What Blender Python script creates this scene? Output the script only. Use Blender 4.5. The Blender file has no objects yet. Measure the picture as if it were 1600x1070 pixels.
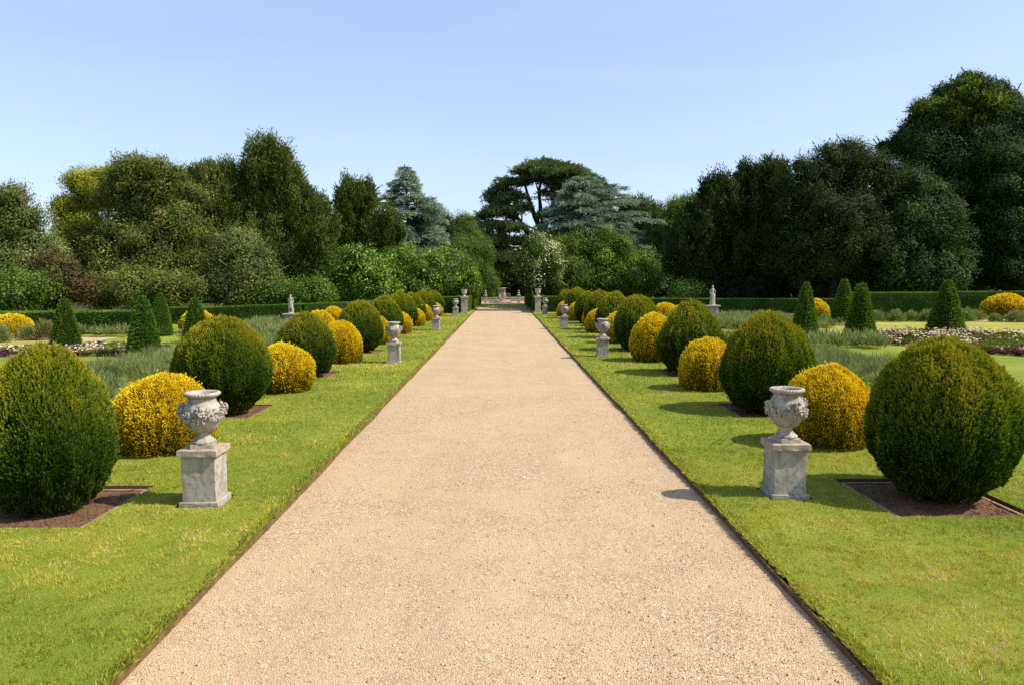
import bpy, bmesh, math, random
import numpy as np
from mathutils import Matrix, Vector

SC = bpy.context.scene
COL = SC.collection
rad = math.radians
RNG = np.random.default_rng(7)
random.seed(7)

# ------------------------------------------------------------------ camera
F, EYE, HOR, VPX = 1150.0, 2.5, 440.0, 786.0
cam_d = bpy.data.cameras.new('camera')
cam = bpy.data.objects.new('camera', cam_d); COL.objects.link(cam)
cam_d.sensor_width = 36.0; cam_d.lens = F / 1600 * 36.0
cam_d.clip_start = 0.1; cam_d.clip_end = 6000
PITCH = math.atan((535 - HOR) / F); YAW = math.atan((800 - VPX) / F)
cam.location = (0, 0, EYE)
cam.rotation_euler = (math.pi / 2 - PITCH, 0, -YAW)
SC.camera = cam
CM = np.array(cam.rotation_euler.to_matrix())

def ray(px, py):
    return CM @ np.array([(px - 800) / F, -(py - 535) / F, -1.0])
def at(px, py, D):
    """world point seen at pixel (px,py) whose distance along +Y is D"""
    d = ray(px, py); k = D / d[1]
    return np.array([0, 0, EYE]) + d * k
def gx(px, D):
    return at(px, HOR, D)[0]

# ------------------------------------------------------------------ bookkeeping
def tag(o, label=None, cat=None, group=None, kind=None):
    if label: o['label'] = label
    if cat: o['category'] = cat
    if group: o['group'] = group
    if kind: o['kind'] = kind
    return o
def empty(name, loc=(0, 0, 0), rz=0.0):
    o = bpy.data.objects.new(name, None); COL.objects.link(o)
    o.location = loc; o.rotation_euler = (0, 0, rz); o.empty_display_size = 0.2
    return o
def link(name, me, mat=None, parent=None, loc=None):
    o = bpy.data.objects.new(name, me); COL.objects.link(o)
    if mat is not None and not me.materials: me.materials.append(mat)
    if parent is not None: o.parent = parent
    if loc is not None: o.location = loc
    return o
def dup(o, loc, rz=0.0, scale=None, parent=None):
    c = o.copy(); COL.objects.link(c); c.location = loc; c.rotation_euler = (0, 0, rz)
    if scale is not None: c.scale = scale
    for ch in list(o.children):
        d = ch.copy(); COL.objects.link(d); d.parent = c
        for g in list(ch.children):
            e = g.copy(); COL.objects.link(e); e.parent = d
    return c

# ------------------------------------------------------------------ mesh helpers
class Geo:
    """collects arrays of verts / faces, with a per-vertex float v"""
    def __init__(s): s.V = []; s.F = []; s.A = []; s.S = []; s.n = 0
    def add(s, V, faces, v=0.5, smooth=False):
        V = np.asarray(V, np.float32).reshape(-1, 3); n = len(V)
        if np.isscalar(v): v = np.full(n, v, np.float32)
        s.V.append(V); s.A.append(np.asarray(v, np.float32))
        for f in (faces if isinstance(faces, list) else [faces]):
            f = np.asarray(f, np.int64)
            if len(f) == 0: continue
            s.F.append(f + s.n); s.S.append(np.full(len(f), smooth))
        s.n += n
    def mesh(s, name):
        me = bpy.data.meshes.new(name)
        V = np.concatenate(s.V); A = np.concatenate(s.A)
        tot = np.concatenate([np.full(len(f), f.shape[1]) for f in s.F])
        idx = np.concatenate([f.ravel() for f in s.F])
        sm = np.concatenate(s.S)
        me.vertices.add(len(V)); me.vertices.foreach_set('co', V.ravel())
        me.loops.add(len(idx)); me.loops.foreach_set('vertex_index', idx.astype(np.int32))
        me.polygons.add(len(tot))
        st = np.zeros(len(tot), np.int32); st[1:] = np.cumsum(tot)[:-1]
        me.polygons.foreach_set('loop_start', st)
        me.polygons.foreach_set('use_smooth', sm.astype(bool))
        a = me.attributes.new('v', 'FLOAT', 'POINT'); a.data.foreach_set('value', A)
        me.update(calc_edges=True); me.validate()
        return me

def unit(a): return a / np.maximum(np.linalg.norm(a, axis=-1, keepdims=True), 1e-9)

def vnoise(P, seed=0):
    """value noise 0..1 on (n,2|3) points"""
    P = np.asarray(P, np.float64)
    if P.shape[1] == 2: P = np.c_[P, np.zeros(len(P))]
    i = np.floor(P).astype(np.int64); f = P - i; f = f * f * (3 - 2 * f)
    def h(a, b, c):
        n = (a * 374761393 + b * 668265263 + c * 2147483647 + seed * 974711) & 0xffffffff
        n = ((n ^ (n >> 13)) * 1274126177) & 0xffffffff
        n = ((n ^ (n >> 16)) * 2246822519) & 0xffffffff
        return ((n >> 8) & 0xffff) / 65535.0
    o = 0
    for dx in (0, 1):
        for dy in (0, 1):
            for dz in (0, 1):
                w = (f[:, 0] if dx else 1 - f[:, 0]) * (f[:, 1] if dy else 1 - f[:, 1]) * (f[:, 2] if dz else 1 - f[:, 2])
                o = o + w * h(i[:, 0] + dx, i[:, 1] + dy, i[:, 2] + dz)
    return o

def leaves(g, P, T, L, W, v, rng, fold=0.12, Nref=None, nj=.45):
    """rhombic leaf blades: base P, axis T, length L, width W (arrays or scalars)"""
    n = len(P)
    if n == 0: return
    L = np.broadcast_to(np.asarray(L, float), (n,))[:, None]; W = np.broadcast_to(np.asarray(W, float), (n,))[:, None]
    R = unit(rng.normal(size=(n, 3)))
    if Nref is not None: R = unit(np.broadcast_to(Nref, (n, 3)) + rng.normal(0, nj, (n, 3)))
    S = unit(np.cross(T, R)); N = np.cross(S, T)
    a = P; b = P + T * L * .45 + S * W * .5 + N * W * fold; c = P + T * L; d = P + T * L * .45 - S * W * .5 + N * W * fold
    V = np.stack([a, b, c, d], 1).reshape(-1, 3)
    g.add(V, np.arange(4 * n).reshape(n, 4), np.repeat(np.broadcast_to(v, (n,)), 4))

def sprigs(g, P, A, L, nb, bl, bw, v, rng, spread=0.9):
    """tufts: base P, axis A, axis length L, nb blades each"""
    n = len(P)
    Pp = np.repeat(P, nb, 0); Ap = np.repeat(A, nb, 0)
    t = np.tile(np.linspace(0.05, 1, nb), n) + rng.uniform(-.05, .05, n * nb)
    R = unit(np.cross(Ap, unit(rng.normal(size=(n * nb, 3)))))
    sa = spread * (1.05 - .75 * t)[:, None]
    D = unit(Ap + R * sa)
    Lp = np.repeat(np.broadcast_to(L, (n,)), nb)
    B = Pp + Ap * (Lp * t)[:, None]
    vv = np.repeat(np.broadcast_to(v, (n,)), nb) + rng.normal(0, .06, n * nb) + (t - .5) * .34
    leaves(g, B, D, bl * rng.uniform(.7, 1.2, n * nb), bw, np.clip(vv, 0, 1), rng, Nref=unit(R * .6 + Ap), nj=.35)

def lathe(g, prof, seg=48, v=0.5, smooth=True, off=(0, 0, 0), wob=None):
    prof = np.asarray(prof, float); m = len(prof)
    th = np.linspace(0, 2 * math.pi, seg, endpoint=False)
    r = prof[:, 0][:, None] * np.ones(seg)
    if wob is not None: r = wob(r, th, prof[:, 1])
    V = np.stack([r * np.cos(th), r * np.sin(th), prof[:, 1][:, None] * np.ones(seg)], -1).reshape(-1, 3) + np.array(off)
    i, j = np.meshgrid(np.arange(m - 1), np.arange(seg), indexing='ij'); jn = (j + 1) % seg
    Fq = np.stack([i * seg + j, i * seg + jn, (i + 1) * seg + jn, (i + 1) * seg + j], -1).reshape(-1, 4)
    g.add(V, Fq, v, smooth)

def tube(g, pts, radii, seg=8, v=0.5):
    pts = np.asarray(pts, float); m = len(pts)
    d = np.gradient(pts, axis=0); d = unit(d)
    up = np.array([0.31, 0.22, 0.92]); s = unit(np.cross(d, up)); t = np.cross(d, s)
    th = np.linspace(0, 2 * math.pi, seg, endpoint=False)
    V = pts[:, None, :] + (np.cos(th)[None, :, None] * s[:, None, :] + np.sin(th)[None, :, None] * t[:, None, :]) * np.asarray(radii)[:, None, None]
    i, j = np.meshgrid(np.arange(m - 1), np.arange(seg), indexing='ij'); jn = (j + 1) % seg
    Fq = np.stack([i * seg + j, i * seg + jn, (i + 1) * seg + jn, (i + 1) * seg + j], -1).reshape(-1, 4)
    g.add(V.reshape(-1, 3), Fq, v, True)

def bezier(a, b, c, n=8):
    t = np.linspace(0, 1, n)[:, None]
    return a * (1 - t) ** 2 + 2 * b * t * (1 - t) + c * t * t

def box_mesh(name, x0, x1, y0, y1, z0, z1, bev=0.006, seg=2, cuts=0, rough=0.0):
    bm = bmesh.new()
    bmesh.ops.create_cube(bm, size=1)
    for v in bm.verts:
        v.co = Vector(((x0 + x1) / 2 + v.co.x * (x1 - x0), (y0 + y1) / 2 + v.co.y * (y1 - y0), (z0 + z1) / 2 + v.co.z * (z1 - z0)))
    if bev: bmesh.ops.bevel(bm, geom=bm.edges[:], offset=bev, segments=seg, affect='EDGES', profile=.6)
    if cuts:
        bmesh.ops.subdivide_edges(bm, edges=[e for e in bm.edges if e.calc_length() > .05], cuts=cuts, use_grid_fill=True)
    if rough:
        co = np.array([v.co[:] for v in bm.verts])
        n1 = vnoise(co * 22 + 5, 3) - .5; n2 = vnoise(co * 22 + 50, 9) - .5; n3 = vnoise(co * 60 + 20, 4) - .5
        for v, a, b, c in zip(bm.verts, n1, n2, n3):
            v.co += Vector((a * rough + c * rough * .5, b * rough - c * rough * .4, (a - b) * rough * .5))
    me = bpy.data.meshes.new(name); bm.to_mesh(me); bm.free()
    return me

# ------------------------------------------------------------------ materials
class NT:
    def __init__(s, name):
        s.m = bpy.data.materials.new(name); s.m.use_nodes = True
        s.t = s.m.node_tree; s.t.nodes.clear()
        s.out = s.n('ShaderNodeOutputMaterial')
    def n(s, kind, **kw):
        nd = s.t.nodes.new(kind)
        for k, v in kw.items(): setattr(nd, k, v)
        return nd
    def l(s, a, b): s.t.links.new(a, b)
    def noise(s, vec, scale, detail=4, rough=.6, dist=0):
        nd = s.n('ShaderNodeTexNoise'); nd.inputs['Scale'].default_value = scale; nd.inputs['Detail'].default_value = detail
        nd.inputs['Roughness'].default_value = rough; nd.inputs['Distortion'].default_value = dist
        if vec is not None: s.l(vec, nd.inputs['Vector'])
        return nd
    def ramp(s, fac, stops, interp='LINEAR'):
        nd = s.n('ShaderNodeValToRGB'); nd.color_ramp.interpolation = interp
        e = nd.color_ramp.elements
        while len(e) < len(stops): e.new(0.5)
        for el, (p, c) in zip(e, stops):
            el.position = p; el.color = (*c, 1) if len(c) == 3 else c
        s.l(fac, nd.inputs['Fac']); return nd
    def mix(s, fac, a, b, mode='MIX'):
        nd = s.n('ShaderNodeMix', data_type='RGBA', blend_type=mode)
        for sock, val in ((nd.inputs['Factor'], fac), (nd.inputs[6], a), (nd.inputs[7], b)):
            if isinstance(val, (int, float)): sock.default_value = val
            elif isinstance(val, tuple): sock.default_value = (*val, 1)
            else: s.l(val, sock)
        return nd.outputs[2]
    def math(s, op, a, b=0.0):
        nd = s.n('ShaderNodeMath', operation=op)
        for sock, val in ((nd.inputs[0], a), (nd.inputs[1], b)):
            if isinstance(val, (int, float)): sock.default_value = val
            else: s.l(val, sock)
        return nd.outputs[0]
    def bump(s, h, strength=.5, dist=.01):
        nd = s.n('ShaderNodeBump'); nd.inputs['Strength'].default_value = strength; nd.inputs['Distance'].default_value = dist
        s.l(h, nd.inputs['Height']); return nd.outputs[0]
    def bsdf(s, col, rough=.7, spec=.3, normal=None):
        b = s.n('ShaderNodeBsdfPrincipled')
        if isinstance(col, tuple): b.inputs['Base Color'].default_value = (*col, 1)
        else: s.l(col, b.inputs['Base Color'])
        if isinstance(rough, float): b.inputs['Roughness'].default_value = rough
        else: s.l(rough, b.inputs['Roughness'])
        b.inputs['Specular IOR Level'].default_value = spec
        if normal is not None: s.l(normal, b.inputs['Normal'])
        return b

def leaf_mat(name, stops, trans=.28, rough=.65, spec=.12, tcol=(1.3, 1.35, .5), nscale=None, namp=.3):
    t = NT(name)
    a = t.n('ShaderNodeAttribute', attribute_name='v')
    fac = a.outputs['Fac']
    if nscale:
        g = t.n('ShaderNodeNewGeometry')
        nz = t.noise(g.outputs['Position'], nscale, 3)
        fac = t.math('ADD', fac, t.math('MULTIPLY', t.math('SUBTRACT', nz.outputs['Fac'], .5), namp * 2))
    r = t.ramp(fac, stops)
    b = t.bsdf(r.outputs[0], rough, spec)
    tr = t.n('ShaderNodeBsdfTranslucent')
    t.l(t.mix(1.0, r.outputs[0], tcol, 'MULTIPLY'), tr.inputs['Color'])
    mx = t.n('ShaderNodeMixShader'); mx.inputs[0].default_value = trans
    t.l(b.outputs[0], mx.inputs[1]); t.l(tr.outputs[0], mx.inputs[2]); t.l(mx.outputs[0], t.out.inputs[0])
    return t.m

M = {}
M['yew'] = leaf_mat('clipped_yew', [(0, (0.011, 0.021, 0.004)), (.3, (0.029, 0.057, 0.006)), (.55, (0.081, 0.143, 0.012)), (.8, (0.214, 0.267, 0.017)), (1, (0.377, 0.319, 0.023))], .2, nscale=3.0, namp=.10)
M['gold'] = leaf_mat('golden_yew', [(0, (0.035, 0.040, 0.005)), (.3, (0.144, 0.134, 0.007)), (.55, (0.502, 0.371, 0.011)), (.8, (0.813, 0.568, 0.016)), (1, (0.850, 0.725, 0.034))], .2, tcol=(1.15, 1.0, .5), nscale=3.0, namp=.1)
M['cone'] = leaf_mat('cone_yew', [(0, (0.014, 0.027, 0.006)), (.4, (0.048, 0.100, 0.016)), (.75, (0.132, 0.230, 0.029)), (1, (0.264, 0.360, 0.048))], .25, nscale=2.0, namp=.1)
M['hedge'] = leaf_mat('hedge_leaf', [(0, (0.012, 0.026, 0.005)), (.4, (0.045, 0.094, 0.011)), (.75, (0.124, 0.225, 0.018)), (1, (0.268, 0.356, 0.030))], .25, nscale=1.2, namp=.12)
M['lav'] = leaf_mat('lavender_leaf', [(0, (0.040, 0.048, 0.014)), (.3, (0.100, 0.127, 0.040)), (.6, (0.200, 0.242, 0.076)), (.85, (0.292, 0.327, 0.107)), (1, (0.372, 0.363, 0.143))], .25, tcol=(1.1, 1.15, .8), nscale=.9, namp=.15)
M['broad'] = leaf_mat('grey_green_leaf', [(0, (0.031, 0.044, 0.015)), (.35, (0.090, 0.115, 0.033)), (.65, (0.190, 0.224, 0.064)), (.9, (0.336, 0.352, 0.109)), (1, (0.469, 0.450, 0.163))], .28, nscale=.5, namp=.14)
M['olive'] = leaf_mat('olive_leaf', [(0, (0.027, 0.041, 0.010)), (.35, (0.078, 0.104, 0.021)), (.65, (0.185, 0.208, 0.037)), (.9, (0.324, 0.312, 0.067)), (1, (0.461, 0.375, 0.119))], .28, nscale=.5, namp=.14)
M['yellow'] = leaf_mat('yellow_leaf', [(0, (0.079, 0.106, 0.013)), (.4, (0.224, 0.251, 0.024)), (.75, (0.449, 0.436, 0.040)), (1, (0.660, 0.581, 0.092))], .3, nscale=.6, namp=.1)
M['brown'] = leaf_mat('bronze_leaf', [(0, (0.026, 0.021, 0.008)), (.4, (0.072, 0.058, 0.021)), (.75, (0.156, 0.111, 0.039)), (1, (0.260, 0.182, 0.078))], .25, nscale=.6, namp=.14)
M['tyew'] = leaf_mat('dark_yew_leaf', [(0, (0.019, 0.027, 0.006)), (.35, (0.053, 0.081, 0.014)), (.65, (0.124, 0.159, 0.025)), (.9, (0.266, 0.259, 0.040)), (1, (0.384, 0.300, 0.061))], .15, nscale=.4, namp=.14)
M['dark'] = leaf_mat('dark_leaf', [(0, (0.008, 0.015, 0.005)), (.35, (0.021, 0.036, 0.008)), (.65, (0.053, 0.076, 0.016)), (.9, (0.115, 0.140, 0.032)), (1, (0.181, 0.196, 0.049))], .2, nscale=.4, namp=.14)
M['chest'] = leaf_mat('deep_green_leaf', [(0, (0.009, 0.016, 0.004)), (.35, (0.025, 0.049, 0.012)), (.65, (0.056, 0.102, 0.023)), (.9, (0.125, 0.187, 0.038)), (1, (0.298, 0.339, 0.052))], .25, nscale=.4, namp=.14)
M['laurel'] = leaf_mat('bright_laurel_leaf', [(0, (0.024, 0.050, 0.005)), (.35, (0.083, 0.141, 0.011)), (.65, (0.189, 0.292, 0.016)), (.9, (0.355, 0.474, 0.027)), (1, (0.520, 0.566, 0.042))], .3, rough=.42, spec=.4, nscale=.5, namp=.14)
M['green'] = leaf_mat('mid_green_leaf', [(0, (0.019, 0.037, 0.008)), (.35, (0.061, 0.107, 0.017)), (.65, (0.146, 0.212, 0.031)), (.9, (0.270, 0.340, 0.051)), (1, (0.415, 0.447, 0.085))], .28, nscale=.5, namp=.14)
M['blue'] = leaf_mat('blue_cedar_needle', [(0, (0.038, 0.056, 0.034)), (.35, (0.110, 0.152, 0.096)), (.65, (0.239, 0.314, 0.202)), (.9, (0.398, 0.475, 0.309)), (1, (0.559, 0.625, 0.402))], .15, tcol=(1, 1.05, .9), nscale=.4, namp=.1)
M['cedar'] = leaf_mat('dark_cedar_needle', [(0, (0.019, 0.030, 0.015)), (.35, (0.051, 0.076, 0.029)), (.65, (0.105, 0.145, 0.047)), (.9, (0.199, 0.234, 0.072)), (1, (0.281, 0.297, 0.090))], .15, nscale=.3, namp=.1)
M['elder'] = leaf_mat('elder_leaf', [(0, (.014, .03, .006)), (.35, (.05, .09, .014)), (.56, (.12, .18, .03)), (.60, (.16, .2, .05)), (.64, (.62, .6, .36)), (1, (.7, .67, .42))], .28)
M['flower'] = leaf_mat('bedding_plants', [(0, (.05, .018, .03)), (.2, (.10, .03, .045)), (.28, (.06, .10, .015)), (.55, (.19, .23, .03)), (.6, (.5, .42, .04)), (.7, (.52, .42, .05)), (.74, (.75, .74, .7)), (.90, (.85, .80, .7)), (.93, (.55, .22, .28)), (.96, (.28, .13, .36)), (1, (.32, .16, .4))], .25)
M['grass'] = leaf_mat('grass_blade', [(0, (0.103, 0.142, 0.021)), (.3, (0.233, 0.276, 0.039)), (.55, (0.406, 0.381, 0.055)), (.8, (0.648, 0.470, 0.108)), (1, (0.832, 0.569, 0.598))], .25, rough=.6, tcol=(1.2, 1.2, .5))

def bark_mat(name, c1, c2):
    t = NT(name); tc = t.n('ShaderNodeTexCoord')
    mp = t.n('ShaderNodeMapping'); mp.inputs['Scale'].default_value = (1, 1, .2); t.l(tc.outputs['Object'], mp.inputs['Vector'])
    nz = t.noise(mp.outputs[0], 7, 6, .7)
    b = t.bsdf(t.ramp(nz.outputs[0], [(.3, c1), (.7, c2)]).outputs[0], .9, .1, t.bump(nz.outputs[0], .7, .05))
    t.l(b.outputs[0], t.out.inputs[0]); return t.m
M['bark'] = bark_mat('bark', (.025, .02, .016), (.085, .068, .054))
M['palebark'] = bark_mat('pale_bark', (.10, .085, .07), (.26, .22, .18))

def stone_mat(name, base, dark, lichen, scale=1.0, amt=.5):
    t = NT(name); tc = t.n('ShaderNodeTexCoord'); oi = t.n('ShaderNodeObjectInfo')
    va = t.n('ShaderNodeVectorMath', operation='ADD'); t.l(tc.outputs['Object'], va.inputs[0]); t.l(oi.outputs['Location'], va.inputs[1])
    P = va.outputs[0]
    n1 = t.noise(P, 5 * scale, 7, .68, .4); n2 = t.noise(P, 17 * scale, 6, .7); n3 = t.noise(P, 60 * scale, 4, .7)
    mp = t.n('ShaderNodeMapping'); mp.inputs['Scale'].default_value = (1.6, 1.6, .22); t.l(P, mp.inputs['Vector'])
    n4 = t.noise(mp.outputs[0], 6 * scale, 5, .7)
    c = t.mix(t.ramp(n1.outputs[0], [(.42, (0, 0, 0)), (.68, (1, 1, 1))]).outputs[0], base, lichen)
    c = t.mix(t.ramp(n2.outputs[0], [(.50, (0, 0, 0)), (.68, (amt, amt, amt))]).outputs[0], c, dark)
    c = t.mix(t.ramp(n4.outputs[0], [(.50, (0, 0, 0)), (.70, (amt, amt, amt))]).outputs[0], c, dark)
    c = t.mix(t.ramp(n3.outputs[0], [(.40, (.25, .25, .25)), (.6, (0, 0, 0))]).outputs[0], c, tuple(x * .55 for x in base))
    h = t.math('ADD', t.math('MULTIPLY', n2.outputs[0], .6), t.math('MULTIPLY', n3.outputs[0], .5))
    b = t.bsdf(c, .88, .15, t.bump(h, .35, .012)); t.l(b.outputs[0], t.out.inputs[0]); return t.m
M['stone'] = stone_mat('weathered_stone', (.42, .38, .32), (.11, .095, .07), (.31, .255, .175), 1.0, .75)
M['capstone'] = stone_mat('lichened_capstone', (.44, .38, .31), (.12, .09, .06), (.36, .23, .13), 1.3, .7)
M['garland'] = stone_mat('grimy_carved_stone', (.46, .41, .35), (.10, .085, .065), (.30, .25, .19), 1.5, .7)
M['statue'] = stone_mat('statue_stone', (.46, .43, .36), (.17, .145, .10), (.37, .33, .24), 1.2, .5)

def soil_mat():
    t = NT('soil'); g = t.n('ShaderNodeNewGeometry')
    n1 = t.noise(g.outputs['Position'], 6, 6); n2 = t.noise(g.outputs['Position'], 55, 5, .75)
    c = t.mix(n1.outputs[0], (.105, .056, .032), (.19, .105, .06))
    c = t.mix(t.ramp(n2.outputs[0], [(.5, (0, 0, 0)), (.62, (1, 1, 1))]).outputs[0], c, (.29, .17, .095))
    b = t.bsdf(c, .95, .1, t.bump(n2.outputs[0], .9, .03)); t.l(b.outputs[0], t.out.inputs[0]); return t.m
M['soil'] = soil_mat()
def wood_mat(name, a, bcol):
    t = NT(name); g = t.n('ShaderNodeNewGeometry')
    n1 = t.noise(g.outputs['Position'], 9, 6, .7); n2 = t.noise(g.outputs['Position'], 70, 4, .7)
    c = t.mix(t.ramp(n1.outputs[0], [(.35, (0, 0, 0)), (.65, (1, 1, 1))]).outputs[0], a, bcol)
    b = t.bsdf(c, .9, .15, t.bump(n2.outputs[0], .5, .01)); t.l(b.outputs[0], t.out.inputs[0]); return t.m
M['edge'] = wood_mat('timber_edging', (.20, .125, .075), (.32, .21, .12))
M['rust'] = wood_mat('rusty_edging', (.075, .042, .022), (.20, .115, .052))
M['bench'] = wood_mat('weathered_teak', (.22, .19, .17), (.34, .31, .28))

def gravel_mat():
    t = NT('gravel'); g = t.n('ShaderNodeNewGeometry'); P = g.outputs['Position']
    v1 = t.n('ShaderNodeTexVoronoi'); v1.inputs['Scale'].default_value = 75; t.l(P, v1.inputs['Vector'])
    v2 = t.n('ShaderNodeTexVoronoi'); v2.inputs['Scale'].default_value = 34; t.l(P, v2.inputs['Vector'])
    big = t.noise(P, .55, 5, .62, .3); mid = t.noise(P, 3.0, 5, .65); fine = t.noise(P, 160, 3)
    sp = t.n('ShaderNodeSeparateColor'); t.l(v1.outputs['Color'], sp.inputs[0])
    c = t.ramp(sp.outputs[0], [(0, (.26, .17, .09)), (.3, (.38, .26, .142)), (.7, (.455, .322, .185)), (.9, (.56, .42, .265)), (1, (.68, .56, .40))]).outputs[0]
    sp2 = t.n('ShaderNodeSeparateColor'); t.l(v2.outputs['Color'], sp2.inputs[0])
    c = t.mix(t.ramp(sp2.outputs[1], [(.90, (0, 0, 0)), (.96, (.55, .55, .55))]).outputs[0], c, (.24, .17, .12))
    sand = t.ramp(t.math('ADD', t.math('MULTIPLY', big.outputs[0], .7), t.math('MULTIPLY', mid.outputs[0], .3)), [(.44, (0, 0, 0)), (.58, (.9, .9, .9))]).outputs[0]
    c = t.mix(sand, c, (.465, .332, .19))
    c = t.mix(t.ramp(mid.outputs[0], [(.3, (.25, .25, .25)), (.5, (0, 0, 0))]).outputs[0], c, (.36, .235, .14))
    mpg = t.n('ShaderNodeMapping'); mpg.inputs['Scale'].default_value = (1.5, .07, 1); t.l(P, mpg.inputs['Vector'])
    trk = t.noise(mpg.outputs[0], 1.0, 3, .5)
    c = t.mix(t.ramp(trk.outputs[0], [(.48, (0, 0, 0)), (.66, (.34, .34, .34))]).outputs[0], c, (.37, .25, .15))
    h = t.math('SUBTRACT', t.math('MULTIPLY', fine.outputs[0], .25), v1.outputs['Distance'])
    b = t.bsdf(c, .85, .2, t.bump(h, .75, .012)); t.l(b.outputs[0], t.out.inputs[0]); return t.m
M['gravel'] = gravel_mat()
def pebble_mat():
    t = NT('pebbles'); a = t.n('ShaderNodeAttribute', attribute_name='v')
    c = t.ramp(a.outputs['Fac'], [(0, (.16, .10, .06)), (.15, (.33, .205, .11)), (.5, (.52, .36, .21)), (.8, (.62, .46, .30)), (1, (.75, .66, .56))])
    b = t.bsdf(c.outputs[0], .75, .25); t.l(b.outputs[0], t.out.inputs[0]); return t.m
M['pebble'] = pebble_mat()
def lawn_mat(name, dry=0.0):
    t = NT(name); g = t.n('ShaderNodeNewGeometry'); P = g.outputs['Position']
    big = t.noise(P, .45, 5, .6, .4); mid = t.noise(P, 3.2, 5, .65); fine = t.noise(P, 45, 4, .75)
    f = t.math('ADD', t.math('ADD', t.math('MULTIPLY', big.outputs[0], .5), t.math('MULTIPLY', mid.outputs[0], .25)), t.math('MULTIPLY', fine.outputs[0], .25))
    c = t.ramp(t.math('ADD', f, dry), [(.3, (.075, .12, .008)), (.46, (.15, .20, .014)), (.6, (.24, .26, .026)), (.78, (.36, .31, .07)), (.95, (.46, .38, .16))])
    b = t.bsdf(c.outputs[0], .85, .15, t.bump(fine.outputs[0], .8, .03)); t.l(b.outputs[0], t.out.inputs[0]); return t.m
M['lawn'] = lawn_mat('lawn')
M['drylawn'] = lawn_mat('parterre_lawn', .17)
def floor_mat():
    t = NT('woodland_floor'); g = t.n('ShaderNodeNewGeometry'); n = t.noise(g.outputs['Position'], .8, 6, .7)
    c = t.ramp(n.outputs[0], [(.3, (.035, .03, .015)), (.55, (.06, .06, .022)), (.8, (.10, .10, .03))])
    b = t.bsdf(c.outputs[0], .95, .1, t.bump(n.outputs[0], .6, .1)); t.l(b.outputs[0], t.out.inputs[0]); return t.m
M['floor'] = floor_mat()

# ------------------------------------------------------------------ light
SUN_EL, SUN_AZ = 47.0, -10.0            # azimuth measured from +X towards +Y
sd = Vector((math.cos(rad(SUN_EL)) * math.cos(rad(SUN_AZ)), math.cos(rad(SUN_EL)) * math.sin(rad(SUN_AZ)), math.sin(rad(SUN_EL))))
sun_d = bpy.data.lights.new('sun', 'SUN'); sun_d.energy = 4.3; sun_d.angle = rad(.53); sun_d.color = (1.0, .93, .82)
sun = bpy.data.objects.new('sun', sun_d); COL.objects.link(sun)
sun.rotation_euler = sd.to_track_quat('Z', 'Y').to_euler(); sun.location = (30, -8, 30)
w = bpy.data.worlds.new('World'); SC.world = w; w.use_nodes = True
wt = w.node_tree; wt.nodes.clear()
wo = wt.nodes.new('ShaderNodeOutputWorld'); bg = wt.nodes.new('ShaderNodeBackground'); sky = wt.nodes.new('ShaderNodeTexSky')
sky.sky_type = 'NISHITA'; sky.sun_disc = False; sky.sun_elevation = rad(SUN_EL)
sky.sun_rotation = math.atan2(sd.x, sd.y)
sky.altitude = 50; sky.air_density = 1.0; sky.dust_density = 1.3; sky.ozone_density = 2.2
bg.inputs['Strength'].default_value = 0.12
tint = wt.nodes.new('ShaderNodeMix'); tint.data_type = 'RGBA'; tint.blend_type = 'MULTIPLY'; tint.inputs['Factor'].default_value = 1
tint.inputs[7].default_value = (1.72, 1.82, 2.1, 1)
gam = wt.nodes.new('ShaderNodeGamma'); gam.inputs['Gamma'].default_value = .6
wt.links.new(sky.outputs[0], gam.inputs[0]); wt.links.new(gam.outputs[0], tint.inputs[6]); tcw = wt.nodes.new('ShaderNodeTexCoord'); mpw = wt.nodes.new('ShaderNodeMapping'); mpw.inputs['Scale'].default_value = (1.2, 1.2, 7); nzw = wt.nodes.new('ShaderNodeTexNoise')
nzw.inputs['Scale'].default_value = 1.6; nzw.inputs['Detail'].default_value = 5; nzw.inputs['Distortion'].default_value = .6
rw = wt.nodes.new('ShaderNodeValToRGB'); rw.color_ramp.elements[0].position = .45; rw.color_ramp.elements[0].color = (0, 0, 0, 1); rw.color_ramp.elements[1].position = .85; rw.color_ramp.elements[1].color = (.07, .07, .07, 1)
cl = wt.nodes.new('ShaderNodeMix'); cl.data_type = 'RGBA'; cl.inputs[7].default_value = (7.2, 7.5, 8.2, 1)
wt.links.new(tcw.outputs['Generated'], mpw.inputs['Vector']); wt.links.new(mpw.outputs[0], nzw.inputs['Vector']); wt.links.new(nzw.outputs[0], rw.inputs[0]); wt.links.new(rw.outputs[0], cl.inputs['Factor'])
wt.links.new(tint.outputs[2], cl.inputs[6]); wt.links.new(cl.outputs[2], bg.inputs[0]); wt.links.new(bg.outputs[0], wo.inputs[0])
SC.view_settings.view_transform = 'Standard'; SC.view_settings.look = 'None'
SC.view_settings.exposure = 0.75; SC.view_settings.gamma = 1.0
SC.cycles.use_denoising = False
SC.cycles.max_bounces = 6; SC.cycles.diffuse_bounces = 3; SC.cycles.transmission_bounces = 3
SC.cycles.sample_clamp_indirect = 4.0

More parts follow.
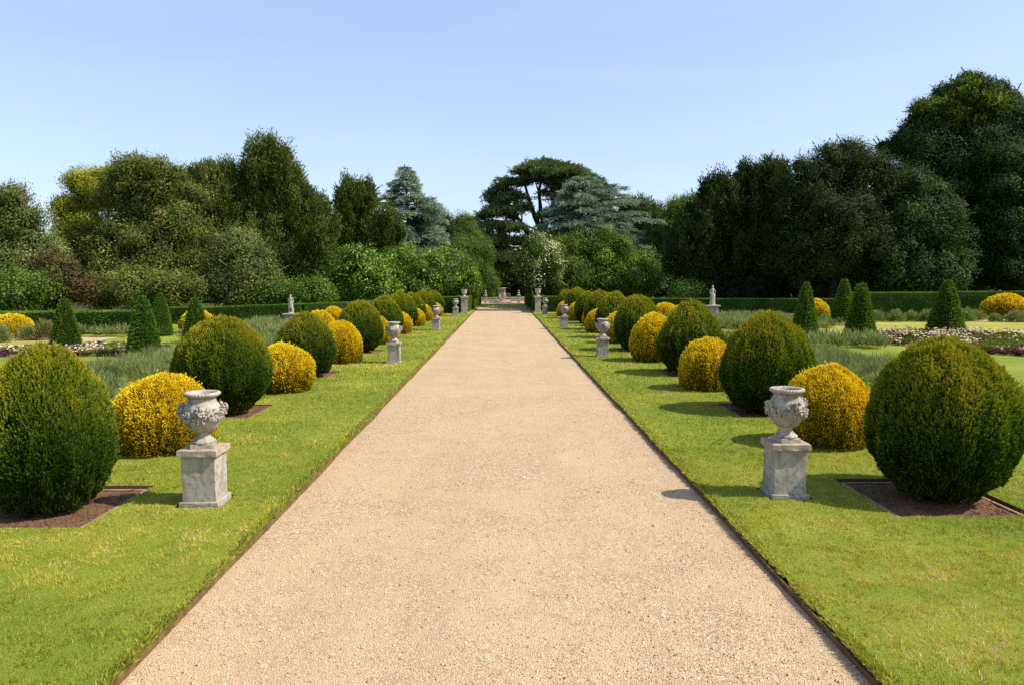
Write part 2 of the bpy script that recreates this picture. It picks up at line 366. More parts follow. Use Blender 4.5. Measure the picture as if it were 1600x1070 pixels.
# ------------------------------------------------------------------ layout
PL, PR, ZP = -2.45, 2.38, -0.07         # path edges and path level (lawn is z=0)
PATH_END = 74.0
BEDS = [(-5.07, 8.17, .78), (4.97, 8.4, .76)]
YL = [(59, 8.17, 1.80, .72), (343, 14.2, 1.81, .92), (475, 19.8, 1.66, .82), (562, 26.3, 1.78, .80), (600, 32.5, 1.83, .80),
      (626, 38.5, 1.84, .82), (643, 44.0, 1.78, .82), (661, 50.0, 1.8, .82), (677, 56.0, 1.76, .80)]
YR = [(1482, 8.45, 1.83, .81), (1204, 14.2, 1.9, .90), (1081, 20.0, 1.96, .90), (997, 26.8, 1.96, .86), (961, 32.8, 1.99, .84),
      (939, 38.5, 1.93, .84), (920, 44.0, 1.85, .84), (902, 50.0, 1.97, .84), (885, 55.8, 1.83, .82)]
for px, D, h, r in YL[1:] + YR[1:]:
    BEDS.append((gx(px, D), D, .76 if D < 30 else .7))
BEDS += [(-3.41, 8.3, .255), (3.33, 8.52, .255)]       # small bare patches round the two nearest pedestals

def rect_sheet(name, rects, z, mat):
    g = Geo()
    for x0, x1, y0, y1 in rects:
        g.add([(x0, y0, z), (x1, y0, z), (x1, y1, z), (x0, y1, z)], np.array([[0, 1, 2, 3]]))
    return link(name, g.mesh(name), mat)

tag(rect_sheet('ground', [(-2500, 2500, -300, 4000)], -.16, M['floor']), kind='structure')
o = rect_sheet('gravel_path', [(PL - .05, PR + .05, -12, PATH_END)], ZP, M['gravel']); tag(o, kind='structure')

def lawn(name, xa, xb, ya, yb, mat):
    holes = [(x - s, x + s, y - s, y + s) for x, y, s in BEDS if xa < x < xb]
    xs = sorted({xa, xb, *[h[0] for h in holes], *[h[1] for h in holes]}); ys = sorted({ya, yb, *[h[2] for h in holes], *[h[3] for h in holes]})
    g = Geo()
    for i in range(len(xs) - 1):
        for j in range(len(ys) - 1):
            cx, cy = (xs[i] + xs[i + 1]) / 2, (ys[j] + ys[j + 1]) / 2
            if any(h[0] < cx < h[1] and h[2] < cy < h[3] for h in holes): continue
            g.add([(xs[i], ys[j], 0), (xs[i + 1], ys[j], 0), (xs[i + 1], ys[j + 1], 0), (xs[i], ys[j + 1], 0)], np.array([[0, 1, 2, 3]]))
    o = link(name, g.mesh(name), mat); tag(o, kind='structure')
    w_ = Geo()
    for x0, x1, y0, y1 in holes:                       # the cut turf edge round each bed
        for a, b in (((x0, y0), (x1, y0)), ((x1, y0), (x1, y1)), ((x1, y1), (x0, y1)), ((x0, y1), (x0, y0))):
            w_.add([(*a, -.001), (*b, -.001), (*b, -.1), (*a, -.1)], np.array([[0, 1, 2, 3]]))
        w_.add([(x0, y0, -.085), (x1, y0, -.085), (x1, y1, -.085), (x0, y1, -.085)], np.array([[0, 1, 2, 3]]))
    if holes: tag(link('bare_soil', w_.mesh('bare_soil'), M['soil']), kind='structure')
    return o
lawn('lawn', PL * 1 - 60, PL - .02, -12, 95, M['lawn'])
lawn('lawn', PR + .02, PR + 70, -12, 95, M['lawn'])

# steel / timber edging along both sides of the path
def edging(name, x, lab, mat, tk):
    g = Geo(); n = 160
    y = np.linspace(-11.5, PATH_END, n); wob = (vnoise(np.c_[y * .8, y * 0 + 3.3], 11) - .5) * .05
    zt = -.016 + (vnoise(np.c_[y * 1.7, y * 0 + 9], 12) - .5) * .03
    for a, b in ((-tk, tk),):
        V = np.stack([np.stack([x + wob + a, y, y * 0 - .14], 1), np.stack([x + wob + a, y, zt], 1), np.stack([x + wob + b, y, zt], 1), np.stack([x + wob + b, y, y * 0 - .14], 1)], 1).reshape(-1, 3)
        fs = []
        for i in range(n - 1):
            for k in range(3): fs.append((i * 4 + k, i * 4 + k + 1, i * 4 + 4 + k + 1, i * 4 + 4 + k))
        g.add(V, np.array(fs))
    tag(link(name, g.mesh(name), mat), lab, 'edging')
edging('path_edging', PL, 'thin rusty brown edging strip along the left side of the gravel path', M['rust'], .007)
edging('path_edging', PR, 'thin dark brown edging strip along the right side of the gravel path', M['rust'], .007)

# loose pebbles on the path
def pebbles():
    rng = np.random.default_rng(5); g = Geo()
    n = 90000
    y = 3.4 + (17 - 3.4) * rng.random(n) ** 1.9; x = rng.uniform(PL + .03, PR - .03, n)
    dens = vnoise(np.c_[x * 1.1, y * .7], 21) * .7 + vnoise(np.c_[x * 4, y * 4], 22) * .3
    keep = (dens + rng.normal(0, .16, n) > .40) | (np.minimum(x - PL, PR - x) < .25); x = x[keep]; y = y[keep]; n = len(x)
    T = np.array([(1, 0, 0), (-1, 0, 0), (0, 1, 0), (0, -1, 0), (0, 0, 1), (0, 0, -1)], float)
    Fc = np.array([(0, 2, 4), (2, 1, 4), (1, 3, 4), (3, 0, 4), (2, 0, 5), (1, 2, 5), (3, 1, 5), (0, 3, 5)])
    s = rng.lognormal(math.log(.0047), .36, n); an = rng.uniform(0, 6.28, n)
    sx = s * rng.uniform(.8, 1.5, n); sy = s * rng.uniform(.7, 1.1, n); sz = s * rng.uniform(.5, .95, n)
    V = T[None] * np.stack([sx, sy, sz], 1)[:, None, :]
    V = V + rng.normal(0, .18, V.shape) * s[:, None, None]
    c, sn = np.cos(an)[:, None], np.sin(an)[:, None]
    X = V[..., 0] * c - V[..., 1] * sn; Y = V[..., 0] * sn + V[..., 1] * c
    V = np.stack([X + x[:, None], Y + y[:, None], V[..., 2] + ZP + sz[:, None] * .45], -1)
    fa = (Fc[None] + (np.arange(n) * 6)[:, None, None]).reshape(-1, 3)
    g.add(V.reshape(-1, 3), fa, np.repeat(np.clip(rng.normal(.52, .23, n), 0, 1), 6))
    tag(link('loose_gravel', g.mesh('loose_gravel'), M['pebble']), 'loose buff pebbles scattered over the gravel path', 'gravel', kind='stuff')
pebbles()

# grass blades on the nearer lawns
def grass():
    rng = np.random.default_rng(9); g = Geo()
    zones = [(3.0, 7.0, 5600, .038, .0062), (7.0, 11, 3600, .038, .0082), (11, 18, 1300, .042, .014), (18, 30, 420, .055, .024), (30, 57, 140, .06, .045)]
    for y0, y1, den, L, W in zones:
        for side in (-1, 1):
            xin = -PL if side < 0 else PR
            xout = min(8.2 if y0 > 7 else 7.4, xin + 20)
            n = int((y1 - y0) * (xout - xin) * den)
            x = side * (xin + .005 + (xout - xin) * rng.random(n)); y = rng.uniform(y0, y1, n)
            k = np.abs(x) < y * .74 + .6
            for bx, by, s in BEDS: k &= ~((np.abs(x - bx) < s) & (np.abs(y - by) < s))
            x = x[k]; y = y[k]; n = len(x)
            tuft = vnoise(np.c_[x * 7, y * 7], 41)
            big = vnoise(np.c_[x * .55, y * .55], 42); mid = vnoise(np.c_[x * 2.1, y * 2.1], 43)
            hgt = L * (.4 + 1.1 * tuft * vnoise(np.c_[x * 16, y * 16], 46) * 1.6) * rng.uniform(.6, 1.25, n)
            lean = rng.normal(0, .55, (n, 2)) + (np.c_[vnoise(np.c_[x * 3, y * 3], 44), vnoise(np.c_[x * 3, y * 3], 45)] - .5) * 1.6
            T = unit(np.c_[lean, np.ones(n)])
            v = np.clip(-.02 + .42 * big + .24 * mid + .34 * (vnoise(np.c_[x * 21, y * 21], 47) - .5) + .20 * tuft + rng.normal(0, .13, n) + (rng.random(n) < .03) * .25, 0, 1)
            P = np.c_[x, y, np.full(n, -.004)]
            S = unit(np.cross(T, np.c_[rng.normal(0, 1, (n, 2)), np.zeros(n)])) * (W * rng.uniform(.6, 1.2, n))[:, None] * .5
            tip = P + T * hgt[:, None]
            V = np.stack([P - S, P + S, tip], 1).reshape(-1, 3)
            g.add(V, np.arange(3 * n).reshape(n, 3), np.repeat(v, 3))
    for side, xe in ((-1, PL), (1, PR)):               # longer grass leaning over the edging
        n = 26000; y = 3.2 + 40 * rng.random(n) ** 2.2; inn = rng.random(n) ** 1.5 * .10
        k = vnoise(np.c_[y * 2.3, y * 0 + side], 51) * .7 + vnoise(np.c_[y * 9, y * 0 + side], 52) * .5 > rng.uniform(.2, .8, n); y = y[k]; inn = inn[k]; n = len(y)
        P = np.c_[xe + side * inn, y, np.full(n, -.006)]; T = unit(np.c_[-side * rng.normal(.55, .5, n), rng.normal(0, .4, n), np.full(n, .8)])
        S = unit(np.cross(T, np.c_[rng.normal(0, 1, (n, 2)), np.zeros(n)])) * (.0035 + .0006 * y)[:, None]
        tip = P + T * (.055 * rng.uniform(.5, 1.3, n))[:, None]; tip[:, 2] = np.maximum(tip[:, 2], -.05)
        g.add(np.stack([P - S, P + S, tip], 1).reshape(-1, 3), np.arange(3 * n).reshape(n, 3), np.repeat(np.clip(rng.normal(.4, .15, n), 0, 1), 3))
    tag(link('lawn_grass', g.mesh('lawn_grass'), M['grass']), 'short mown yellow green grass on the lawns beside the path', 'grass', kind='stuff')
grass()

# ------------------------------------------------------------------ planting beds with timber edging
def bed(x, y, s, lab, boards=True):
    root = empty('planting_bed', (x, y, -.08)); tag(root, lab, 'planting bed', 'square earth beds under the clipped yews')
    rng = np.random.default_rng(int(abs(x * 100) + y * 10))
    g = Geo(); n = 26; u = np.linspace(-s + .01, s - .01, n)
    X, Y = np.meshgrid(u, u, indexing='ij'); Z = .02 + vnoise(np.c_[X.ravel() * 5 + x, Y.ravel() * 5 + y], 5).reshape(n, n) * .035
    i, j = np.meshgrid(np.arange(n - 1), np.arange(n - 1), indexing='ij')
    g.add(np.stack([X, Y, Z], -1).reshape(-1, 3), np.stack([i * n + j, (i + 1) * n + j, (i + 1) * n + j + 1, i * n + j + 1], -1).reshape(-1, 4), smooth=True)
    if y < 16:                                          # mulch chips
        m = 1500; P = np.c_[rng.uniform(-s + .05, s - .05, (m, 2)), np.full(m, .048)]
        T = unit(np.c_[rng.normal(0, 1, (m, 2)), rng.normal(.1, .25, m)])
        leaves(g, P, T, rng.uniform(.015, .045, m), .012, rng.random(m), rng)
    link('soil', g.mesh('soil'), M['soil'], root)
    if boards:
        q = s - .07; tk = .022
        for k, (a, b, c, d) in enumerate(((-q, q, -q - tk, -q + tk), (-q, q, q - tk, q + tk), (-q - tk, -q + tk, -q + tk + .002, q - tk - .002), (q - tk, q + tk, -q + tk + .002, q - tk - .002))):
            link('edging_board', box_mesh('edging_board', a, b, c, d, 0, .052, .004), M['edge'], root)
    return root
ORD = ['nearest', 'second', 'third', 'fourth', 'fifth', 'sixth', 'seventh', 'eighth', 'ninth']
bed(*BEDS[0], 'square bare earth bed with timber edging under the nearest yew left of the path')
bed(*BEDS[1], 'square shaded earth bed with timber edging under the nearest yew right of the path')
for k in range(1, 5):
    bed(gx(YL[k][0], YL[k][1]), YL[k][1], .76 if YL[k][1] < 30 else .7, f'square earth bed under the {ORD[k]} green yew of the left row')
    bed(gx(YR[k][0], YR[k][1]), YR[k][1], .76 if YR[k][1] < 30 else .7, f'square earth bed under the {ORD[k]} green yew of the right row')

# ------------------------------------------------------------------ clipped yews
def egg(u, m=.40, b=.52, p=2.1, q=.62):
    u = np.asarray(u, float)
    lo = b + (1 - b) * np.sin(np.clip(u / m, 0, 1) * math.pi / 2) ** .8
    s = np.clip((u - m) / (1 - m), 0, 1); hi = (1 - s ** p) ** q
    return np.where(u < m, lo, hi)
def cone(u, *_):
    u = np.asarray(u, float); return (1 - .74 * u ** .95) * np.sqrt(np.clip(1 - u ** 9, 0, 1))

def topiary(name, prof, h, R, n, nb, bl, bw, sl, seed, vfun, ridge=.035, up=.9, hstripe=0):
    rng = np.random.default_rng(seed); g = Geo()
    ug = np.linspace(0, 1, 500); rg = prof(ug) * R
    ds = np.sqrt(np.diff(rg) ** 2 + (np.diff(ug) * h) ** 2) * (rg[1:] + rg[:-1]) / 2
    cdf = np.r_[0, np.cumsum(ds)]; cdf /= cdf[-1]
    u = np.interp(rng.random(n), cdf, ug); th = rng.uniform(0, 2 * math.pi, n)
    def surf(u, th):
        r = prof(u) * R
        cs, sn = np.cos(th), np.sin(th)
        q = np.stack([cs * 8.5 * r / R, sn * 8.5 * r / R, u * h * 1.7], 1)
        nz = vnoise(q + seed, seed) * .65 + vnoise(np.stack([cs * 17 * r / R, sn * 17 * r / R, u * h * 4.5], 1) + 31, seed + 1) * .35
        low = vnoise(np.stack([cs * 1.8, sn * 1.8, u * 3], 1) + seed * 3, seed + 2) - .5
        if hstripe: nz = nz * .5 + .5 * (.5 + .5 * np.sin(u * h * 2 * math.pi / .13 + 2 * vnoise(np.stack([cs * 2, sn * 2, u * 4], 1), seed + 5) * 3))
        return r, nz, low
    r, nz, low = surf(u, th)
    du = 1e-3; dr = (prof(np.clip(u + du, 0, 1)) - prof(np.clip(u - du, 0, 1))) * R / (2 * du * h)
    N = unit(np.stack([np.cos(th), np.sin(th), -dr], 1))
    P = np.stack([r * np.cos(th), r * np.sin(th), u * h], 1) + N * ((nz - .62) * ridge * 2 + low * .085 - .03 + (rng.random(n) < .012) * rng.uniform(.02, .07, n))[:, None]
    A = unit(N * .75 + np.array([0, 0, up]) * (1 - .5 * N[:, 2:3]) + rng.normal(0, .22, (n, 3)))
    P[:, 2] = np.maximum(P[:, 2], .01)
    sprigs(g, P, A, sl * rng.uniform(.7, 1.25, n), nb, bl, bw, vfun(u, nz, N, rng, th), rng)
    # solid twiggy core
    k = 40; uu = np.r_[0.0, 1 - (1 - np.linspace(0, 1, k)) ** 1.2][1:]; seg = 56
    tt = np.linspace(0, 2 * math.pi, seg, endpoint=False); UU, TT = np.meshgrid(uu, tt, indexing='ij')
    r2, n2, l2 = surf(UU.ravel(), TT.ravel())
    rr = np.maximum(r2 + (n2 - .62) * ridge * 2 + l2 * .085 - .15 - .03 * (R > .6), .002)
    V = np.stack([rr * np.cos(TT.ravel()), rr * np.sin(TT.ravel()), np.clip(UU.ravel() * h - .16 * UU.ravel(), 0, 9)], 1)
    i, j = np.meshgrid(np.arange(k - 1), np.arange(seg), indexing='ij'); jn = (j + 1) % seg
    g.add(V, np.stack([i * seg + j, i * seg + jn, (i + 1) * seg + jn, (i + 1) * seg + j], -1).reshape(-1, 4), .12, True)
    return g.mesh(name)

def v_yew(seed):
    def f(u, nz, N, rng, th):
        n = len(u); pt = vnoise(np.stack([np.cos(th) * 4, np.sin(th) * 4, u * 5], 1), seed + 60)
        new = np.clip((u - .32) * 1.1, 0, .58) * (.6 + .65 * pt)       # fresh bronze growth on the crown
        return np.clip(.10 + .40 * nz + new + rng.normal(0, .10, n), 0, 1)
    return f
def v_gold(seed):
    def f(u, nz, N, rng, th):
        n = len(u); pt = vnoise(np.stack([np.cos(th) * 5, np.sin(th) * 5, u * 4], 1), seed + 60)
        return np.clip(.04 + .56 * nz + .42 * np.clip(u * 1.5, 0, 1) + .12 * (pt - .5) + rng.normal(0, .10, n), 0, 1)  # lower tufts darker olive: older growth, plus shade put into the colour
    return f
def v_cone(seed):
    def f(u, nz, N, rng, th): return np.clip(.30 + .38 * nz + rng.normal(0, .1, len(u)), 0, 1)
    return f

pe = lambda u: egg(u, .40, .60, 1.75, .70)
pe2 = lambda u: egg(u, .37, .58, 2.0, .60)
pe3 = lambda u: egg(u, .41, .50, 2.15, .57)
pgd = lambda u: egg(u, .30, .86, 2.0, .52)
pgd2 = lambda u: egg(u, .34, .82, 2.2, .56)
def yewmesh(seed, prof, lod):
    if lod == 0: return topiary('clipped_yew', prof, 1.0 * 1.85, .88, 17000, 16, .029, .0100, .058, seed, v_yew(seed), .075)
    if lod == 1: return topiary('clipped_yew', prof, 1.85, .88, 8000, 12, .042, .015, .075, seed, v_yew(seed), .075)
    return topiary('clipped_yew', prof, 1.85, .88, 2800, 11, .075, .028, .10, seed, v_yew(seed), .07)
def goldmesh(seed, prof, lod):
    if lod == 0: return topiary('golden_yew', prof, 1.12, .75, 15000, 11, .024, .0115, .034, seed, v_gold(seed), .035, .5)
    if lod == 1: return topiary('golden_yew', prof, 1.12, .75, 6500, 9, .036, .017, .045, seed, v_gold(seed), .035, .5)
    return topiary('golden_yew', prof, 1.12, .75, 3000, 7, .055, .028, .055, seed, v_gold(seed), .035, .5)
Ym = {0: [yewmesh(1, pe2, 0), yewmesh(2, pe3, 0)], 1: [yewmesh(3, pe, 1), yewmesh(4, pe3, 1)], 2: [yewmesh(5, pe, 2), yewmesh(6, pe3, 2)]}
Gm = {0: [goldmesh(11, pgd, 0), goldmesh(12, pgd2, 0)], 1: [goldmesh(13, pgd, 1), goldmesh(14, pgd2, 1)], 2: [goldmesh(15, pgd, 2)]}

def place(me, name, mat, px, D, h, R, h0, R0, lab, cat, grp, k):
    o = link(name, me, mat, None, (gx(px, D), D, -.02 if cat == 'yew' and D < 35 else 0))
    o.scale = (R / R0, R / R0, h / h0); o.rotation_euler = (0, 0, k * 2.1)
    return tag(o, lab, cat, grp)
for side, rows, sgn in (('left', YL, 0), ('right', YR, 1)):
    for k, (px, D, h, R) in enumerate(rows):
        lod = 0 if k < 2 else 1 if k < 4 else 2
        me = Ym[lod][(sgn + (k == 1)) % 2] if lod == 0 else Ym[lod][k % 2]
        lab = {0: f'large dark green clipped yew dome nearest the camera, {side} of the path',
               8: f'farthest green yew dome of the {side} row, against the end hedge'}.get(k, f'{ORD[k]} green clipped yew dome from the camera in the {side} row')
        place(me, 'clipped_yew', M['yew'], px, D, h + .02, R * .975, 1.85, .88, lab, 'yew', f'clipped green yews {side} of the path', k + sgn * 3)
GL = [(247, 11.05, 1.10, .80), (438, 16.9, 1.04, .74), (531, 22.8, 1.25, .68), (587, 29.5, 1.07, .62), (623, 35.5, 1.0, .64), (647, 41.5, .95, .62), (661, 47.0, .98, .66), (678, 53, .95, .64)]
GR = [(1301, 11.2, 1.20, .71), (1108, 17.1, 1.16, .68), (1024, 23.2, 1.44, .78), (968, 30.0, 1.2, .66), (935, 36, 1.10, .64), (928, 41.5, 1.05, .64), (903, 47, 1.12, .66), (884, 53, 1.05, .64)]
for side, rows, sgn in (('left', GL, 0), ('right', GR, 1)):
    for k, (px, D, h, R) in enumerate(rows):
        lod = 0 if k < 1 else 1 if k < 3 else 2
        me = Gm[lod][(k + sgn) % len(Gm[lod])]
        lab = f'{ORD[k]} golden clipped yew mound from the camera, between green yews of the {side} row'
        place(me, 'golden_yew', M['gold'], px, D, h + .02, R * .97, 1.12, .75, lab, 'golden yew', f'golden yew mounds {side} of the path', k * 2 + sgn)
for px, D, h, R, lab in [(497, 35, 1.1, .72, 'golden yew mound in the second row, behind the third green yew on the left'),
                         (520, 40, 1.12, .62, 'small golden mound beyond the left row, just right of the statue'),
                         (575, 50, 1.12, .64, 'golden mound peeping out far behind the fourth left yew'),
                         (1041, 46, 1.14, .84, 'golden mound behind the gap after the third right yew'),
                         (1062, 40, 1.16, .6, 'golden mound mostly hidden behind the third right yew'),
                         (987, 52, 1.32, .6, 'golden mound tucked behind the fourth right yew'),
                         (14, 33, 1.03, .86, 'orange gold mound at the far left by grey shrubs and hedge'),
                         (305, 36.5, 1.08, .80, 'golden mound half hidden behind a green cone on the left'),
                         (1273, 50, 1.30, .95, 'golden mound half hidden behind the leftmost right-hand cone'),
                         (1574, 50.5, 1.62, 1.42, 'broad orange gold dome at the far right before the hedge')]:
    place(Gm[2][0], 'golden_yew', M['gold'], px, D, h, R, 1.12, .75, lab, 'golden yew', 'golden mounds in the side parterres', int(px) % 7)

cm = [topiary('cone_yew', cone, 2.0, .55, 4200, 10, .055, .018, .07, 21 + s, v_cone(21 + s), .035, .5, 1) for s in range(3)]
for k, (px, D, h, R, lab) in enumerate([(99, 27.4, 1.83, .54, 'clipped green cone farthest left beside the flower bed'),
        (221, 24.8, 1.98, .56, 'largest clipped green cone on the left, in front of the dry lawn'),
        (249, 34.2, 1.95, .50, 'slim clipped cone standing before the hedge end on the left'),
        (304, 30, 1.82, .56, 'dark green cone in front of a golden mound on the left'),
        (1260, 32.3, 2.42, .58, 'shaggy green cone leftmost of the right-hand group'),
        (1320, 44.5, 2.6, .74, 'dark slim cone in the back behind two nearer cones on the right'),
        (1347, 32, 2.37, .66, 'blunt topped green cone with leaning tip on the right'),
        (1481, 36, 2.52, .82, 'broad dark cone alone before the lit hedge on the right')]):
    place(cm[k % 3], 'cone_yew', M['cone'], px, D, h, R, 2.0, .55, lab, 'cone topiary', 'clipped cones in the parterres', k)

# ------------------------------------------------------------------ stone urns and pedestals
ICO_V = None
def ico(sub=1):
    bm = bmesh.new(); bmesh.ops.create_icosphere(bm, subdivisions=sub, radius=1)
    V = np.array([v.co[:] for v in bm.verts]); Fa = np.array([[v.index for v in f.verts] for f in bm.faces]); bm.free()
    return V, Fa
def lumps(g, P, S, rng, jit=.12, v=.5, sub=1):
    V, Fa = ico(sub); n = len(P)
    S = np.asarray(S, float)
    if S.ndim == 1: S = np.repeat(S[:, None], 3, 1)
    W = V[None] * S[:, None, :] * (1 + rng.normal(0, jit, (n, len(V), 1))) + P[:, None, :]
    g.add(W.reshape(-1, 3), (Fa[None] + (np.arange(n) * len(V))[:, None, None]).reshape(-1, 3), v, True)

def urn_meshes():
    rng = np.random.default_rng(3)
    f = Geo(); lathe(f, [(.0, .05), (.128, .05), (.134, .062), (.130, .08), (.112, .088), (.108, .098), (.090, .108), (.078, .125), (.072, .15), (.075, .168), (.09, .178)], 48)
    foot = f.mesh('foot')
    base = box_mesh('foot_slab', -.125, .125, -.125, .125, 0, .05, .006, 2, 2, .006)
    b = Geo()
    pr = [(.07, .178), (.10, .182), (.135, .205), (.165, .24), (.19, .29), (.203, .335), (.207, .38), (.204, .425), (.192, .465), (.175, .495), (.158, .515), (.150, .53), (.149, .55), (.154, .568)]
    def flute(r, th, z):
        k = np.clip((.27 - z) / .08, 0, 1)[:, None]
        return r + k * .006 * np.abs(np.sin(th * 12))[None]
    lathe(b, pr, 96, wob=flute); lathe(b, [(.154, .568), (.14, .57), (.135, .54), (.14, .45), (.1, .36), (0.001, .33)], 48)
    bowl = b.mesh('bowl')
    r_ = Geo()
    def gad(r, th, z):
        return r + np.where(r > .175, .007 * np.abs(np.sin(th * 17)), 0)
    lathe(r_, [(.136, .572), (.155, .572), (.178, .588), (.19, .60), (.193, .615), (.186, .628), (.17, .632), (.150, .622), (.138, .60), (.134, .57)], 136, wob=gad)
    rim = r_.mesh('rim')
    ga = Geo()
    def rad_at(z): zz = np.array([p[1] for p in pr]); rr = np.array([p[0] for p in pr]); return np.interp(z, zz, rr)
    for q in range(4):                              # four swags of fruit and leaves between four masks
        a0, a1 = q * math.pi / 2, (q + 1) * math.pi / 2
        n = 58; t = rng.random(n); a = a0 + (a1 - a0) * t; sag = np.sin(t * math.pi)
        z = .455 - .10 * sag + rng.normal(0, .020 + .0, n) - .012 * rng.random(n); rr = rad_at(z) + .012 + .010 * sag * rng.random(n)
        lumps(ga, np.c_[rr * np.cos(a), rr * np.sin(a), z], rng.uniform(.012, .022, n), rng)
        n = 70; t = rng.random(n); a = a0 + (a1 - a0) * t; z = .47 - .10 * np.sin(t * math.pi) + rng.normal(0, .028, n)
        rr = rad_at(z) + .012; out = np.c_[np.cos(a), np.sin(a), np.zeros(n)]
        T = unit(out * .45 + np.c_[-np.sin(a), np.cos(a), np.zeros(n)] * rng.normal(0, 1, n)[:, None] + np.c_[np.zeros((n, 2)), rng.normal(-.1, .8, n)])
        leaves(ga, np.c_[rr * np.cos(a), rr * np.sin(a), z], T, rng.uniform(.03, .055, n), .026, .5, rng, .3)
        # mask with hair lumps
        c = np.array([math.cos(a0), math.sin(a0), 0])
        lumps(ga, (c * .222 + [0, 0, .43])[None], np.array([[.036, .036, .05]]), rng, .05, sub=2)
        m = 26; off = rng.normal(0, 1, (m, 3)); off = unit(off) * np.array([.032, .032, .062])
        lumps(ga, c * .232 + [0, 0, .435] + off, rng.uniform(.011, .021, m), rng)
        lumps(ga, np.array([c * .262 + [0, 0, .425], c * .252 + [0, 0, .40]]), np.array([.011, .013]), rng, .05)
        for s in (-1, 1):                           # ribbon tails
            ts = np.linspace(0, 1, 8); aa = a0 + s * (.16 + .05 * np.sin(ts * 6)); zz = .43 - .13 * ts
            lumps(ga, np.c_[(rad_at(zz) + .008) * np.cos(aa), (rad_at(zz) + .008) * np.sin(aa), zz], np.full(8, .013), rng)
    return foot, base, bowl, rim, ga.mesh('garland')
UM = urn_meshes()
shaft_me = box_mesh('shaft', -.185, .185, -.185, .185, .042, .558, .005, 2, 6, .006)
cap_me = box_mesh('cap', -.220, .220, -.220, .220, .558, .63, .007, 2, 4, .008)
plinth_me = box_mesh('plinth', -.218, .218, -.218, .218, -.04, .042, .006, 2, 3, .007)
def pedestal(x, y, rz, lab):
    r = empty('stone_pedestal', (x, y, 0), rz); tag(r, lab, 'pedestal', 'stone pedestals lining the path')
    link('shaft', shaft_me, M['stone'], r); link('cap', cap_me, M['capstone'], r); link('plinth', plinth_me, M['stone'], r); return r
def urn(x, y, rz, lab):
    r = empty('stone_urn', (x, y, .63), rz); tag(r, lab, 'urn', 'carved stone urns on pedestals')
    link('bowl', UM[2], M['stone'], r); link('rim', UM[3], M['garland'], r); link('garland', UM[4], M['garland'], r)
    ft = link('foot', UM[0], M['stone'], r); link('slab', UM[1], M['stone'], ft); return r
P0 = pedestal(-3.41, 8.3, .02, 'nearest weathered stone pedestal left of the path, its right side sunlit')
U0 = urn(-3.41, 8.3, .25, 'nearest carved stone urn left of the path, swagged with garlands')
for x, y, rz, lp, lu in [(3.33, 8.52, .0, 'nearest stone pedestal right of the path, by the shaded earth bed', 'nearest carved stone urn right of the path, before a golden mound'),
        (-3.37, 22.7, .03, 'second stone pedestal from the camera on the left lawn', 'second garlanded stone urn from the camera on the left lawn'),
        (3.34, 24.6, -.02, 'second stone pedestal from the camera on the right lawn', 'second garlanded stone urn from the camera on the right lawn'),
        (-3.45, 38.0, .0, 'third stone pedestal from the camera on the left lawn', 'third stone urn from the camera on the left lawn'),
        (3.31, 39.8, .02, 'third stone pedestal from the camera on the right lawn', 'third stone urn from the camera on the right lawn'),
        (-3.43, 53.2, .0, 'fourth low pedestal on the left, before the end hedge', 'small far urn on the left, before the end hedge'),
        (3.2, 56.3, .0, 'fourth low pedestal on the right, before the end hedge', 'small far urn on the right, before the end hedge')]:
    a = dup(P0, (x, y, 0), rz); a['label'] = lp
    b = dup(U0, (x, y, .63), rz + x); b['label'] = lu

def tall_pier(x, y, h, w_, lab, labv, vase_h):
    r = empty('tall_pedestal', (x, y, 0)); tag(r, lab, 'pedestal', 'tall stone piers at the end of the path')
    link('shaft', box_mesh('shaft', -w_ * .42, w_ * .42, -w_ * .42, w_ * .42, .10, h - .12, .01, 2, 3, .008), M['stone'], r)
    link('cap', box_mesh('cap', -w_ * .56, w_ * .56, -w_ * .56, w_ * .56, h - .12, h, .02, 2, 2, .01), M['capstone'], r)
    link('plinth', box_mesh('plinth', -w_ * .55, w_ * .55, -w_ * .55, w_ * .55, -.1, .10, .015, 2, 2, .01), M['stone'], r)
    v = empty('stone_vase', (x, y, h)); tag(v, labv, 'vase', 'plain stone vases at the end of the path')
    g = Geo(); k = vase_h
    lathe(g, [(.0, 0), (.17, 0), (.17, .05 * k), (.12, .10 * k), (.085, .2 * k), (.09, .27 * k), (.15, .32 * k)], 32); link('foot', g.mesh('foot'), M['statue'], v)
    g = Geo(); lathe(g, [(.09, .27 * k), (.16, .33 * k), (.20, .45 * k), (.22, .7 * k), (.245, .95 * k), (.27, .97 * k), (.27, k), (.22, k), (.19, .8 * k), (.001, .5 * k)], 32); link('bowl', g.mesh('bowl'), M['statue'], v)
tall_pier(gx(725, 57.8), 57.8, 1.32, .55, 'tall stone pier at the end of the left hedge, carrying a plain vase', 'plain flared stone vase on the tall left pier', .55)
tall_pier(gx(840.5, 60), 60, 1.30, .55, 'tall stone pier at the end of the right hedge, carrying a plain vase', 'plain flared stone vase on the tall right pier', .62)

